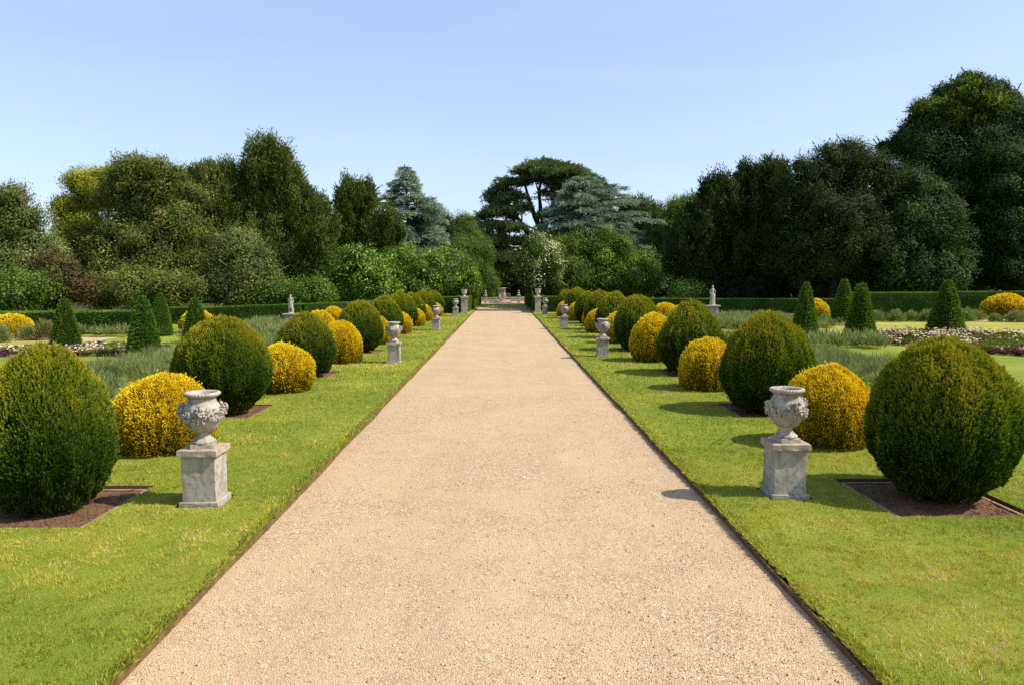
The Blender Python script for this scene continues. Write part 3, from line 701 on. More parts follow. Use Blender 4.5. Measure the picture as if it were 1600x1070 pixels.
def finial_pier(px, D, lab, labf):
    x = gx(px, D); h = .92
    r = empty('short_pier', (x, D, 0)); tag(r, lab, 'pedestal', 'short stone piers round the far terrace')
    link('shaft', box_mesh('shaft', -.17, .17, -.17, .17, .08, h - .08, .01, 2, 3, .008), M['statue'], r)
    link('cap', box_mesh('cap', -.24, .24, -.24, .24, h - .08, h, .02, 2), M['statue'], r)
    link('plinth', box_mesh('plinth', -.23, .23, -.23, .23, -.1, .08, .015, 2), M['statue'], r)
    v = empty('stone_bust', (x, D, h)); tag(v, labf, 'bust', 'stone busts on the short piers')
    g = Geo(); lathe(g, [(0, 0), (.16, 0), (.15, .05), (.08, .10), (.07, .16), (.10, .20)], 24); link('socle', g.mesh('socle'), M['statue'], v)
    rng = np.random.default_rng(int(px)); g = Geo()
    lumps(g, np.array([[0, 0, .25], [-.09, 0, .25], [.09, 0, .25]]), np.array([[.13, .09, .09], [.07, .07, .07], [.07, .07, .07]]), rng, .02, sub=2)
    tube(g, [(0, 0, .28), (0, 0, .4)], [.05, .045], 12); lumps(g, np.array([[0, -.01, .46], [0, -.09, .45], [0, .02, .49]]), np.array([[.075, .09, .105], [.018, .025, .025], [.08, .09, .09]]), rng, .03, sub=2)
    link('head', g.mesh('head'), M['statue'], v)
finial_pier(758.5, 84, 'short pale stone pier left of the far sculpture group', 'small stone bust on the short pier left of the sculpture')
finial_pier(810.5, 86, 'short pale stone pier right of the far sculpture group', 'small stone bust on the short pier right of the sculpture')

# ------------------------------------------------------------------ statues (skinned bodies)
def skin_body(name, verts, edges, radii, parent, mat, sub=2, root=0, loc=None):
    me = bpy.data.meshes.new(name); me.from_pydata([tuple(v) for v in verts], edges, [])
    o = link(name, me, mat, parent, loc)
    m = o.modifiers.new('skin', 'SKIN'); m.use_smooth_shade = True
    for i, r in enumerate(radii):
        sv = me.skin_vertices[0].data[i]; sv.radius = (r, r) if np.isscalar(r) else r; sv.use_root = (i == root)
    s = o.modifiers.new('sub', 'SUBSURF'); s.levels = sub; s.render_levels = sub
    return o
def drape(name, prof, folds, amp, parent, mat, seed, cut=None):
    g = Geo()
    def wob(r, th, z): return r * (1 + amp * np.sin(th * folds + seed + 2.0 * z[:, None]) * np.clip(1.2 - z[:, None], .2, 1)) 
    prof = np.array(prof, float)
    seg = 64; th = np.linspace(0, 2 * math.pi, seg, endpoint=False)
    r = wob(prof[:, 0][:, None] * np.ones(seg), th, prof[:, 2])
    V = np.stack([r * np.cos(th) * 1.15 + prof[:, 1][:, None], r * np.sin(th) * .85, prof[:, 2][:, None] * np.ones(seg)], -1).reshape(-1, 3)
    m = len(prof); i, j = np.meshgrid(np.arange(m - 1), np.arange(seg), indexing='ij'); jn = (j + 1) % seg
    g.add(V, np.stack([i * seg + j, i * seg + jn, (i + 1) * seg + jn, (i + 1) * seg + j], -1).reshape(-1, 4), .5, True)
    return link(name, g.mesh(name), mat, parent)
def statue(px, ytop, ybase, D, pose, lab, labp):
    b = at(px, ybase, D); tpt = at(px, ytop, D); H = tpt[2] - b[2]; s = H / 1.78
    pd = empty('statue_pedestal', (b[0], D, 0)); tag(pd, labp, 'pedestal', 'low stone pedestals of the statues')
    hz = b[2]
    link('cap', box_mesh('cap', -.40, .40, -.36, .36, hz - .09, hz, .02, 2, 2, .01), M['capstone'], pd)
    link('shaft', box_mesh('shaft', -.30, .30, -.28, .28, .0, hz - .09, .015, 2, 3, .01), M['stone'], pd)
    r = empty('stone_statue', (b[0], D, hz), 0); r.scale = (s, s, s); tag(r, lab, 'statue', 'white stone figures in the parterres')
    f = 1 if pose == 'a' else -1
    V = [(0, 0, .98), (.02 * f, 0, 1.12), (.01 * f, .01, 1.28), (0, .01, 1.43), (0, -.005, 1.52), (.005, -.02, 1.62), (.005, -.015, 1.71),   # 0-6 spine, head
         (.10, 0, .92), (.11, -.03, .52), (.10, .03, .12), (.11, -.10, .08),                                                        # 7-10 right leg
         (-.10, 0, .92), (-.12, -.09, .53), (-.13, .02, .13), (-.15, -.10, .08),                                                    # 11-14 left leg
         (.17, .01, 1.41), (.25, .03, 1.15), (.20, -.10, .95 if pose == 'a' else 1.18), (.17, -.15, .90 if pose == 'a' else 1.22),    # 15-18 arm
         (-.17, .01, 1.41), (-.26, .03, 1.16), (-.16, -.16, 1.20 if pose == 'a' else 1.02), (-.10, -.20, 1.24 if pose == 'a' else .97)]
    E = [(0, 1), (1, 2), (2, 3), (3, 4), (4, 5), (5, 6), (0, 7), (7, 8), (8, 9), (9, 10), (0, 11), (11, 12), (12, 13), (13, 14), (3, 15), (15, 16), (16, 17), (17, 18), (3, 19), (19, 20), (20, 21), (21, 22)]
    R = [.135, .115, .13, .10, .055, .08, .07, .10, .07, .045, .04, .10, .07, .045, .04, .065, .05, .04, .035, .065, .05, .04, .035]
    skin_body('figure', V, E, R, r, M['statue'])
    hr = Geo(); rng = np.random.default_rng(4)
    lumps(hr, np.array([[0, .02, 1.70], [0, .08, 1.66]]), np.array([[.088, .095, .085], [.05, .05, .05]]), rng, .06, sub=2)
    link('hair', hr.mesh('hair'), M['statue'], r)
    fc = Geo(); lumps(fc, np.array([[.005, -.098, 1.645], [.005, -.085, 1.60]]), np.array([[.012, .02, .024], [.022, .014, .009]]), rng, .02, sub=1); link('face', fc.mesh('face'), M['statue'], r)
    if pose == 'a':     # cloak over one shoulder, bare legs
        drape('drapery', [(.16, .0, .50), (.20, .0, .62), (.20, .0, .85), (.185, .0, 1.0), (.17, .0, 1.12)], 9, .12, r, M['statue'], 1)
        g = Geo(); pts = [(-.17, .06, 1.46), (-.24, .12, 1.2), (.0, .16, .9), (.18, .12, .5), (.22, .08, .14)]
        tube(g, bezier(np.array(pts[0]), np.array(pts[1]), np.array(pts[2]), 8), np.linspace(.07, .10, 8), 12); tube(g, bezier(np.array(pts[2]), np.array(pts[3]), np.array(pts[4]), 8), np.linspace(.10, .06, 8), 12)
        link('cloak', g.mesh('cloak'), M['statue'], r)
    else:
        drape('drapery', [(.20, .0, .06), (.21, -.01, .2), (.18, .0, .5), (.19, .01, .8), (.19, .01, .98), (.15, .0, 1.1)], 11, .13, r, M['statue'], 2)
    g = Geo(); lathe(g, [(0, 0), (.27, 0), (.27, .05), (.22, .08), (.001, .085)], 20); link('base', g.mesh('base'), M['statue'], r)
    g = Geo(); lumps(g, np.array([[.10 * f, .08, .16]]), np.array([[.12, .10, .15]]), rng, .08, sub=2); link('tree_stump', g.mesh('tree_stump'), M['statue'], r)
statue(454.5, 460.5, 490, 41, 'a', 'pale stone statue of a man with a cloak, before the left hedge', 'low brown stone pedestal under the left statue')
statue(1113, 446.5, 477, 44, 'b', 'white stone statue of a draped woman, before the dark trees', 'low stone pedestal under the right draped statue')

def sculpture():
    D = 86; x = gx(784, D)
    b = empty('fountain_plinth', (x, D, 0)); tag(b, 'round stepped stone base under the far sculpture group', 'plinth')
    g = Geo(); lathe(g, [(1.5, -.05), (1.5, .12), (1.45, .14), (1.0, .14), (.95, .16), (.95, .30), (.9, .32), (.001, .32)], 40, smooth=False); link('step', g.mesh('step'), M['capstone'], b)
    r = empty('sculpture_group', (x, D, .32)); tag(r, 'pale stone sculpture of two figures holding up a basin at the path end', 'sculpture')
    for s in (-1, 1):
        V = [(s * .28, 0, .55), (s * .27, 0, .75), (s * .25, 0, .92), (s * .24, -.01, 1.02), (s * .24, -.02, 1.12), (s * .38, -.05, .35), (s * .34, .08, .05), (s * .20, -.12, .33), (s * .22, -.02, .05),
             (s * .36, 0, .93), (s * .38, -.08, 1.12), (s * .22, -.05, 1.26), (s * .14, 0, .93), (s * .08, -.1, 1.08), (s * .06, -.05, 1.24)]
        E = [(0, 1), (1, 2), (2, 3), (3, 4), (0, 5), (5, 6), (0, 7), (7, 8), (2, 9), (9, 10), (10, 11), (2, 12), (12, 13), (13, 14)]
        skin_body('figure', V, E, [.15, .15, .12, .07, .11, .10, .07, .10, .07, .07, .055, .05, .07, .055, .05], r, M['statue'])
    g = Geo(); lathe(g, [(.10, .0), (.22, .02), (.2, .2), (.12, .35), (.10, .9), (.14, 1.14)], 20); link('column', g.mesh('column'), M['statue'], r)
    g = Geo(); lathe(g, [(.12, 1.14), (.28, 1.2), (.42, 1.3), (.5, 1.4), (.5, 1.44), (.42, 1.42), (.001, 1.3)], 28, wob=lambda q, th, z: q * (1 + .05 * np.sin(th * 8))); link('basin', g.mesh('basin'), M['statue'], r)
    bx = gx(788, 93)
    t = empty('garden_bench', (bx, 93, 0)); tag(t, 'grey weathered wooden bench behind the far sculpture group', 'bench')
    for k in range(4): link('seat_slat', box_mesh('seat_slat', -.75, .75, -.22 + k * .12, -.12 + k * .12, .42, .45, .005), M['bench'], t)
    for xx in (-.72, .72):
        link('leg', box_mesh('leg', xx - .035, xx + .035, -.26, -.19, 0, .65, .005), M['bench'], t); link('leg', box_mesh('leg', xx - .035, xx + .035, .24, .30, 0, 1.0, .005), M['bench'], t)
        link('armrest', box_mesh('armrest', xx - .04, xx + .04, -.28, .24, .65, .69, .005), M['bench'], t)
    link('top_rail', box_mesh('top_rail', -.68, .68, .245, .295, .92, 1.0, .005), M['bench'], t)
    for k in range(9): link('back_slat', box_mesh('back_slat', -.62 + k * .15, -.56 + k * .15, .255, .285, .45, .92, .004), M['bench'], t)
sculpture()

# far terrace beyond the path: gravel apron, low turf bank, paving bands
tag(rect_sheet('terrace_gravel', [(-4.2, 4.2, 79.5, 92)], .006, M['gravel']), kind='structure')
g = Geo(); 
for (x0, x1, y0, y1, z1) in ((-2.7, 2.6, PATH_END, 79.4, .07),):
    g.add([(x0, y0, -.1), (x1, y0, -.1), (x1, y1, -.1), (x0, y1, -.1), (x0, y0 + .4, z1), (x1, y0 + .4, z1), (x1, y1, z1), (x0, y1, z1)],
          np.array([[0, 1, 5, 4], [4, 5, 6, 7], [1, 2, 6, 5], [3, 0, 4, 7]]))
tag(link('turf_bank', g.mesh('turf_bank'), M['drylawn']), kind='structure')
for k, (y0, y1, zz) in enumerate(((92, 92.5, .22), (95, 95.5, .42))):
    me = box_mesh('terrace_step', -5, 5, y0, y1, -.1, zz, .02); tag(link('terrace_step', me, M['capstone']), ['lower', 'upper'][k] + ' pale stone step behind the far sculpture group', 'step', 'stone terrace steps behind the sculpture')
tag(rect_sheet('upper_lawn', [(-9, 9, 96, 110)], .30, M['drylawn']), kind='structure')
for s in (-1, 1): pass

# side parterres: dry paths, soil
tag(rect_sheet('parterre_path', [(-14.2, -11.7, 26.9, 28.8), (-60, -17.2, 31.0, 33.3)], .004, M['gravel']), kind='structure')
tag(rect_sheet('parterre_path', [(14.2, 17.2, 33.2, 35.6), (30, 72, 45.2, 48)], .004, M['gravel']), kind='structure')
tag(rect_sheet('dry_lawn', [(-40, -11.3, 28.82, 30.98)], .005, M['drylawn']), kind='structure')
tag(rect_sheet('dry_lawn', [(11.3, 60, 35.62, 45.0)], .005, M['drylawn']), kind='structure')

# ------------------------------------------------------------------ hedges
def hedge(pts, thick, lab, den=420, leaf=.075, mat='hedge'):
    """pts: list of (x, y, top z); leafy clipped hedge following the line"""
    rng = np.random.default_rng(int(abs(pts[0][0] * 10)) + 3); g = Geo()
    x0 = np.array(pts[0]); off = np.array([x0[0], x0[1], 0])
    for a, b in zip(pts[:-1], pts[1:]):
        a = np.array(a, float) - off; b = np.array(b, float) - off; d = b - a; d[2] = 0; Ln = np.linalg.norm(d); d /= Ln; nrm = np.array([d[1], -d[0], 0])
        h = (a[2] + b[2]) / 2
        m = max(2, int(Ln / .5)); tt = np.linspace(0, 1, m); q = thick / 2 - .05
        ring = [(-1, 0), (-1, 1), (1, 1), (1, 0)]
        V = np.array([[*(a + d * Ln * t + nrm * q * s)[:2], (a[2] + (b[2] - a[2]) * t - .05) * zz] for t in tt for s, zz in ring])
        fs = [(i * 4 + k, i * 4 + k + 1, i * 4 + 5 + k, i * 4 + 4 + k) for i in range(m - 1) for k in range(3)] + [(0, 1, 2, 3), (m * 4 - 4, m * 4 - 3, m * 4 - 2, m * 4 - 1)]
        g.add(V, np.array(fs), .1)
        for face, area in (('f', Ln * h), ('b', Ln * h * .5), ('t', Ln * thick), ('e0', thick * h), ('e1', thick * h)):
            n = int(area * den); t = rng.random(n); u = rng.random(n); zt = a[2] + (b[2] - a[2]) * t
            if face in 'fb':
                s = 1 if face == 'f' else -1
                bulge = (vnoise(np.c_[t * Ln * 1.6, u * h * 2], 7) - .5) * .07
                P = a + d * (t * Ln)[:, None] + nrm * (s * thick / 2 + bulge * s - .02)[:, None]; P[:, 2] = u * zt; N = nrm * s
            elif face == 't':
                P = a + d * (t * Ln)[:, None] + nrm * ((u - .5) * thick)[:, None]; P[:, 2] = zt - .02 + (vnoise(np.c_[t * Ln * 2, u * 2], 8) - .5) * .04; N = np.array([0, 0, 1.])
            else:
                e = a if face == 'e0' else b; sg = -1 if face == 'e0' else 1
                P = e + nrm * ((u - .5) * thick)[:, None] + d * 0; P = np.repeat(P, 1, 0); P[:, 2] = t * e[2]; N = d * sg
            T = unit(N + rng.normal(0, .75, (n, 3)))
            pt = vnoise(np.c_[(P + off)[:, :2] * 1.1, P[:, 2] * 2], 33)
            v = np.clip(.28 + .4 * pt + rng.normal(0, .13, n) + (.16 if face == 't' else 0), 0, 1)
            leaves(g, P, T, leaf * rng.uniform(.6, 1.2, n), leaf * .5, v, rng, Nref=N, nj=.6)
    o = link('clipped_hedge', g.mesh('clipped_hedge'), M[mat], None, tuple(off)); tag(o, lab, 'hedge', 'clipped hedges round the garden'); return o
def hp(px, D, ytop):
    p = at(px, ytop, D); return (p[0], D, p[2])
hedge([hp(-230, 34.9, 490), hp(258, 36.2, 485.5)], 1.5, 'low clipped hedge on the far left, its end face brightly sunlit', 520)
hedge([hp(268, 44, 480), hp(330, 44, 480), hp(470, 45, 475), hp(560, 48, 472), hp(640, 57.2, 465)], 1.0, 'long low clipped hedge running behind the left statue')
hedge([hp(640, 58.8, 465), hp(722, 58.6, 463.5)], 1.0, 'dark hedge closing the left lawn beside the tall pier')
hedge([(-3.35, 59.2, 1.27), (-2.75, 79, 1.2)], .8, 'sunlit hedge flanking the path end on the left')
hedge([(3.15, 60.9, 1.27), (2.75, 79, 1.2)], .8, 'shaded hedge flanking the path end on the right')
hedge([hp(848, 60.8, 463), hp(930, 60.6, 464)], 1.0, 'dark hedge closing the right lawn beside the tall pier')
hedge([hp(930, 61, 466), hp(1120, 58, 467), hp(1300, 57, 467)], 1.0, 'long shaded hedge under the dark trees behind the right statue')
hedge([hp(1330, 51.5, 457.5), hp(1468, 51.5, 457)], 1.2, 'sunlit clipped hedge block behind the broad cone on the right')
hedge([hp(1478, 54, 456), hp(1760, 54, 455)], 1.2, 'dark clipped hedge at the far right behind the gold dome')

# ------------------------------------------------------------------ lavender
def lavender(regions, name, lab, den=4.2, per=330, hgt=.52, seed=1, mat='lav', wid=.012, grp=None, kind='stuff', cat='lavender', skip=()):
    rng = np.random.default_rng(seed); g = Geo()
    for x0, x1, y0, y1 in regions:
        m = int((x1 - x0) * (y1 - y0) * den); cx = rng.uniform(x0, x1, m); cy = rng.uniform(y0, y1, m)
        for bx, by, br in skip:
            k = np.hypot(cx - bx, cy - by) > br; cx = cx[k]; cy = cy[k]
        m = len(cx); cs = rng.uniform(.75, 1.15, m); cv = rng.normal(0, .09, m)
        n = m * per; i = np.repeat(np.arange(m), per)
        el = np.arccos(rng.uniform(.12, 1, n)); az = rng.uniform(0, 6.283, n)
        T = np.c_[np.sin(el) * np.cos(az), np.sin(el) * np.sin(az), np.cos(el)]
        T = unit(T + np.array([0, 0, .35])); rr = hgt * cs[i] * (1 - .12 * np.sin(el))
        st = rr * rng.uniform(.15, .8, n)
        P = np.c_[cx[i], cy[i], np.zeros(n)] + T * st[:, None]
        bend = unit(T + rng.normal(0, .22, (n, 3)) + np.array([0, 0, .25]))
        v = np.clip(.30 + cv[i] + .42 * (st / rr) + rng.normal(0, .12, n), 0, 1)
        leaves(g, P, bend, np.minimum(rr * .42, .22) * rng.uniform(.7, 1.25, n), wid, v, rng)
    return tag(link(name, g.mesh(name), M[mat]), lab, cat, grp, kind)
SK = [(gx(497, 35), 35, .8), (gx(520, 40), 40, .7), (gx(575, 50), 50, .7), (gx(454.5, 41), 41, .7)]
lavender([(-11.3, -8.0, 12.5, 30)], 'lavender_border', 'grey green lavender border behind the nearer yews of the left row', 3.6, 300, .52, 1, skip=SK)
lavender([(-13.5, -8.0, 30, 43)], 'lavender_border', 'pale lavender border before the hedge and statue on the left', 3.0, 150, .62, 2, wid=.026, skip=SK)
SKR = [(gx(1041, 46), 46, .9), (gx(1062, 40), 40, .7), (gx(987, 52), 52, .7), (gx(1113, 44), 44, .75)]
lavender([(8.0, 10.9, 11.5, 26)], 'lavender_border', 'grey green lavender border behind the nearer yews of the right row', 3.6, 300, .54, 3, skip=SKR)
lavender([(8.2, 14.5, 27, 30), (9.5, 18, 37.5, 50)], 'lavender_border', 'pale lavender border around the right statue', 3.0, 150, .66, 4, wid=.03, skip=SKR)
lavender([(-19.5, -15.7, 33.4, 34)], 'lavender_border', 'lavender strip at the foot of the low left hedge', 6, 200, .62, 5, wid=.024)

def bush(seed, hgt, R, n, mat):
    rng = np.random.default_rng(seed); g = Geo()
    el = np.arccos(rng.uniform(.0, 1, n)); az = rng.uniform(0, 6.283, n)
    T = np.c_[np.sin(el) * np.cos(az), np.sin(el) * np.sin(az), np.cos(el)]
    lump = .82 + .3 * vnoise(T * 3 + 9, seed); st = rng.uniform(.25, .85, n) * lump
    P = T * np.c_[st * R, st * R, st * hgt] + np.array([0, 0, .02])
    v = np.clip(.25 + .5 * st + rng.normal(0, .12, n), 0, 1)
    leaves(g, P, unit(T + rng.normal(0, .3, (n, 3)) + [0, 0, .4]), .2 * rng.uniform(.6, 1.2, n), .03, v, rng)
    return g.mesh('lavender_bush')
bm_ = [bush(s, .72, .62, 1500, 0) for s in (1, 2, 3)]
PB = [(1372, 46, 1), (1402, 45.6, 1.05), (1428, 46, .95), (1452, 45.8, 1.08), (1466, 46.2, 1), (1512, 46.5, 1.15), (1528, 46.8, 1), (1559, 45.4, .8), (1590, 45.0, 1.1), (1612, 45.2, 1.15), (1290, 44.0, .85)]
LB = ['at the left end of the row before the sunlit hedge', 'second from the left before the sunlit hedge', 'third from the left before the sunlit hedge', 'fourth from the left before the sunlit hedge', 'just left of the broad dark cone', 'just right of the broad dark cone', 'second right of the broad dark cone', 'small and round, left of the gold dome', 'in front of the gold dome', 'at the right edge of the frame by the gold dome', 'at the foot of a golden mound behind the shaggy cone']
for k, ((px, D, s), lb) in enumerate(zip(PB, LB)):
    o = link('lavender_bush', bm_[k % 3], M['lav'], None, (gx(px, D), D, 0)); o.scale = (s, s, s * (1.05 if k < 7 else .95)); o.rotation_euler = (0, 0, k * 1.3)
    tag(o, 'grey green lavender bush ' + lb, 'lavender bush', 'rounded lavender bushes on the right')
for px, D, s, lab in ((66, 31.8, 1.0, 'yellowish grey shrub between the gold mound and the leftmost cone'), (-8, 30.5, .9, 'blue grey shrub at the left edge before the gold mound'), (38, 31.6, .75, 'low grey green shrub at the foot of the gold mound')):
    o = link('grey_shrub', bm_[1], M['lav'] if px != 66 else M['olive'], None, (gx(px, D), D, 0)); o.scale = (s, s, s * 1.25)
    if px == 66:
        me = bm_[1].copy(); me.materials.clear(); me.materials.append(leaf_mat('yellow_grey_leaf', [(0, (.05, .045, .02)), (.4, (.11, .11, .035)), (.8, (.22, .21, .07)), (1, (.3, .27, .1))])); o.data = me
    tag(o, lab, 'shrub')

# ------------------------------------------------------------------ bedding flowers
def flowers(cx, cy, rx, ry, n, seed, name, lab, nearpurple, fl=.5):
    rng = np.random.default_rng(seed)
    g = Geo(); k = 48; th = np.linspace(0, 2 * math.pi, k, endpoint=False)
    g.add(np.c_[cx + rx * np.cos(th), cy + ry * np.sin(th), np.full(k, .012)], np.arange(k)[None]); tag(link('flower_bed', g.mesh('flower_bed'), M['soil']), kind='structure')
    g = Geo(); r = np.sqrt(rng.random(n)); a = rng.uniform(0, 6.283, n); x = cx + rx * r * np.cos(a); y = cy + ry * r * np.sin(a)
    per = 16; i = np.repeat(np.arange(n), per); m = n * per
    edge = (r > .78) & (rng.random(n) < nearpurple); col = np.where(edge, rng.uniform(.05, .2, n), np.where(vnoise(np.c_[x * .9, y * .6], seed + 9) > .72, rng.uniform(.1, .26, n), rng.uniform(.3, .52, n)))
    T = unit(np.c_[rng.normal(0, .8, (m, 2)), rng.uniform(.3, 1.2, m)])
    leaves(g, np.c_[x[i], y[i], rng.uniform(.01, .10, m)], T, rng.uniform(.07, .16, m), .05, np.clip(col[i] + rng.normal(0, .05, m), 0, .54), rng)
    nf = int(n * fl); j = np.where(vnoise(np.c_[x * 1.3, y * .9], seed + 5) + rng.normal(0, .12, n) > .5)[0]; j = j[rng.integers(0, len(j), nf)]; fx = x[j] + rng.normal(0, .06, nf); fy = y[j] + rng.normal(0, .06, nf); fz = rng.uniform(.12, .30, nf)
    pick = rng.random(nf); fc = np.where(pick < .5, rng.uniform(.76, .9, nf), np.where(pick < .66, rng.uniform(.6, .68, nf), np.where(pick < .84, .93, .98)))
    for q in range(5):
        aa = q * 1.2566 + rng.uniform(0, .4, nf); T = unit(np.c_[np.cos(aa), np.sin(aa) - .45, rng.uniform(.1, .9, nf)])
        leaves(g, np.c_[fx, fy, fz], T, .055, .055, fc, rng)
    tag(link(name, g.mesh(name), M['flower']), lab, 'flowers', kind='stuff')
flowers(-15.3, 26.8, 3.0, 2.4, 520, 1, 'bedding_flowers', 'white and yellow bedding flowers edged with purple leaves, left parterre', .4, .7)
flowers(20.3, 29.8, 4.9, 6.6, 3000, 2, 'bedding_flowers', 'white and violet bedding flowers among reddish leaves, right parterre', .3)

# ------------------------------------------------------------------ trees
def crown(blobs, mat, seed, leafL=.165, leafW=.10, den=190, clump=.85, per=150, style='broad', air=.2, sat=8, spray=.9, name='crown', origin=None):
    """blobs: (centre, radii) ellipsoids; leaves gathered in clumps over their shells"""
    rng = np.random.default_rng(seed); g = Geo()
    extra = []                                          # boughs that stand out from the crown and break its outline
    for c, r in blobs:
        for _ in range(sat):
            d = unit(rng.normal(size=3) + np.array([0, -.2, .45])); k = rng.uniform(.14, .32)
            e = np.array([.85, .85, 1.3]) if style == 'yew' else np.array([1.1, 1.1, .8])
            extra.append((c + d * r * rng.uniform(.74, .98), np.maximum(r * k, .45) * e))
    blobs = [(c, r * .90) for c, r in blobs] + extra
    C = np.array([b[0] for b in blobs]); R = np.array([b[1] for b in blobs])
    for bi, (c, r) in enumerate(blobs):
        p = 1.6; area = 4 * math.pi * (((r[0] * r[1]) ** p + (r[0] * r[2]) ** p + (r[1] * r[2]) ** p) / 3) ** (1 / p)
        nc = max(6, int(area * den / per)); d = unit(rng.normal(size=(nc, 3)))
        keep = (d[:, 1] < .25) | (rng.random(nc) < .5); d = d[keep]; nc = len(d)
        lump = vnoise(d * 2.2 + seed + bi * 7, seed) * .30 + vnoise(d * 5 + seed, seed + 4) * .16
        rf = .70 + lump * 1.25 - .08 + rng.normal(0, .05, nc) + (rng.random(nc) < air) * rng.uniform(0, .12, nc)
        P = c + d * r * rf[:, None]
        inside = np.zeros(nc, bool)
        for k in range(len(blobs)):
            if k != bi: inside |= (np.linalg.norm((P - C[k]) / R[k], axis=1) < .70)
        P = P[~inside]; d = d[~inside]; nc = len(P)
        if nc == 0: continue
        cv = np.clip(rng.normal(.45, .14, nc), 0, 1)
        cs = clump * rng.uniform(.6, 1.35, nc)
        i = np.repeat(np.arange(nc), per); m = len(i)
        q = unit(rng.normal(size=(m, 3))) * (rng.uniform(.25, 1.0, m) ** .6 * rng.uniform(.8, 1.15, m))[:, None]
        if style == 'yew': q = q * np.array([.7, .7, 1.35])
        elif style == 'droop': q = q * np.array([1.2, 1.2, .38])
        Q = P[i] + q * cs[i][:, None]
        o = unit(unit((d / r))[i] * .45 + q * 1.1)
        rn = rng.normal(size=(m, 3)); tg = unit(rn - (rn * o).sum(1, keepdims=True) * o)
        if style == 'yew': T = unit(o * .45 + np.array([0, 0, .8]) + rng.normal(0, .4, (m, 3))); Nf = o
        elif style == 'droop': T = unit(o * np.array([1, 1, .3]) + np.array([0, 0, -.22]) + rng.normal(0, .35, (m, 3))); Nf = o + np.array([0, 0, .6])
        elif style == 'laurel': T = unit(tg + o * .35); Nf = o + np.array([0, 0, .25])
        else: T = unit(tg + o * .2 + np.array([0, 0, -.15])); Nf = o + np.array([0, 0, .2])
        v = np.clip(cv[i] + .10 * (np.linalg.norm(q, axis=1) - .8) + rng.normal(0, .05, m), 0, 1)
        leaves(g, Q, T, leafL * rng.uniform(.6, 1.3, m), leafW * rng.uniform(.7, 1.2, m), v, rng, Nref=Nf, nj=.33)
        if spray:                                       # feathery shoots along the outline
            ns = int(area * spray); ds = unit(rng.normal(size=(ns, 3)) + np.array([0, -.1, .15])); Ps = c + ds * r * rng.uniform(.76, .94, ns)[:, None]
            ins = np.zeros(ns, bool)
            for k in range(len(blobs)):
                if k != bi: ins |= (np.linalg.norm((Ps - C[k]) / R[k], axis=1) < .85)
            Ps = Ps[~ins]; ds = ds[~ins]; ns = len(Ps)
            if ns:
                As = unit(ds * .8 + np.array([0, 0, .55 if style == 'yew' else .25 if style != 'droop' else -.1]) + rng.normal(0, .35, (ns, 3)))
                sprigs(g, Ps, As, clump * rng.uniform(.6, 1.45, ns), 16, leafL * 1.1, leafW, np.clip(rng.normal(.5, .12, ns), 0, 1), rng, .6)
        # deeper, larger leaves that close the crown's inside
        mi = int(area * 17); di = unit(rng.normal(size=(mi, 3)))
        Qi = c + di * r * rng.uniform(.35, .74, mi)[:, None]
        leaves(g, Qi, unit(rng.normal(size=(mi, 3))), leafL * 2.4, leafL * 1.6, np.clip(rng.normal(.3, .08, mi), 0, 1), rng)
    if origin is not None:
        for k in range(len(g.V)): g.V[k] = g.V[k] - np.asarray(origin, np.float32)
    return g

def world_blobs(px_blobs, D, seed, depth=1.0):
    rng = np.random.default_rng(seed + 100); out = []
    for b in px_blobs:
        px, py, rx, ry = b; k = D / F
        dj = rng.uniform(-.5, .6) * rx * k * .8
        c = at(px, py, D + dj); r = np.array([rx * k, (rx + ry) / 2 * k * depth, ry * k])
        out.append((c, r))
    return out
def tree(name, lab, cat, D, px_blobs, mat, seed, style='broad', trunk=True, tx=None, grp='trees behind the garden', bark='bark', **kw):
    B = world_blobs(px_blobs, D, seed)
    cx = gx(tx, D) if tx is not None else float(np.mean([b[0][0] for b in B]))
    cy = float(np.mean([b[0][1] for b in B])); org = (cx, cy, 0)
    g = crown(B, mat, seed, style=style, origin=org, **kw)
    if not trunk:
        return tag(link(name, g.mesh(name), M[mat], None, org), lab, cat, grp)
    r = empty(name, org); tag(r, lab, cat, grp)
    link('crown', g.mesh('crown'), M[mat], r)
    H = max(b[0][2] + b[1][2] for b in B); t = Geo(); rng = np.random.default_rng(seed)
    fork = np.array([rng.normal(0, .3), 0, H * .35]); r0 = .022 * H + .08
    tube(t, bezier(np.array([0, 0, -.1]), np.array([rng.normal(0, .2), 0, H * .18]), fork, 7), np.linspace(r0 * 1.25, r0 * .8, 7), 10)
    for c, rr in B:
        e = c - np.array(org); e = e * .92
        mid = (fork + e) / 2 + np.array([0, 0, .1 * H * rng.uniform(-.4, .6)])
        if e[2] > fork[2] * .7: tube(t, bezier(fork - [0, 0, .2], mid, e, 7), np.linspace(r0 * .55, .05, 7), 7)
    link('trunk', t.mesh('trunk'), M[bark], r)
    return r

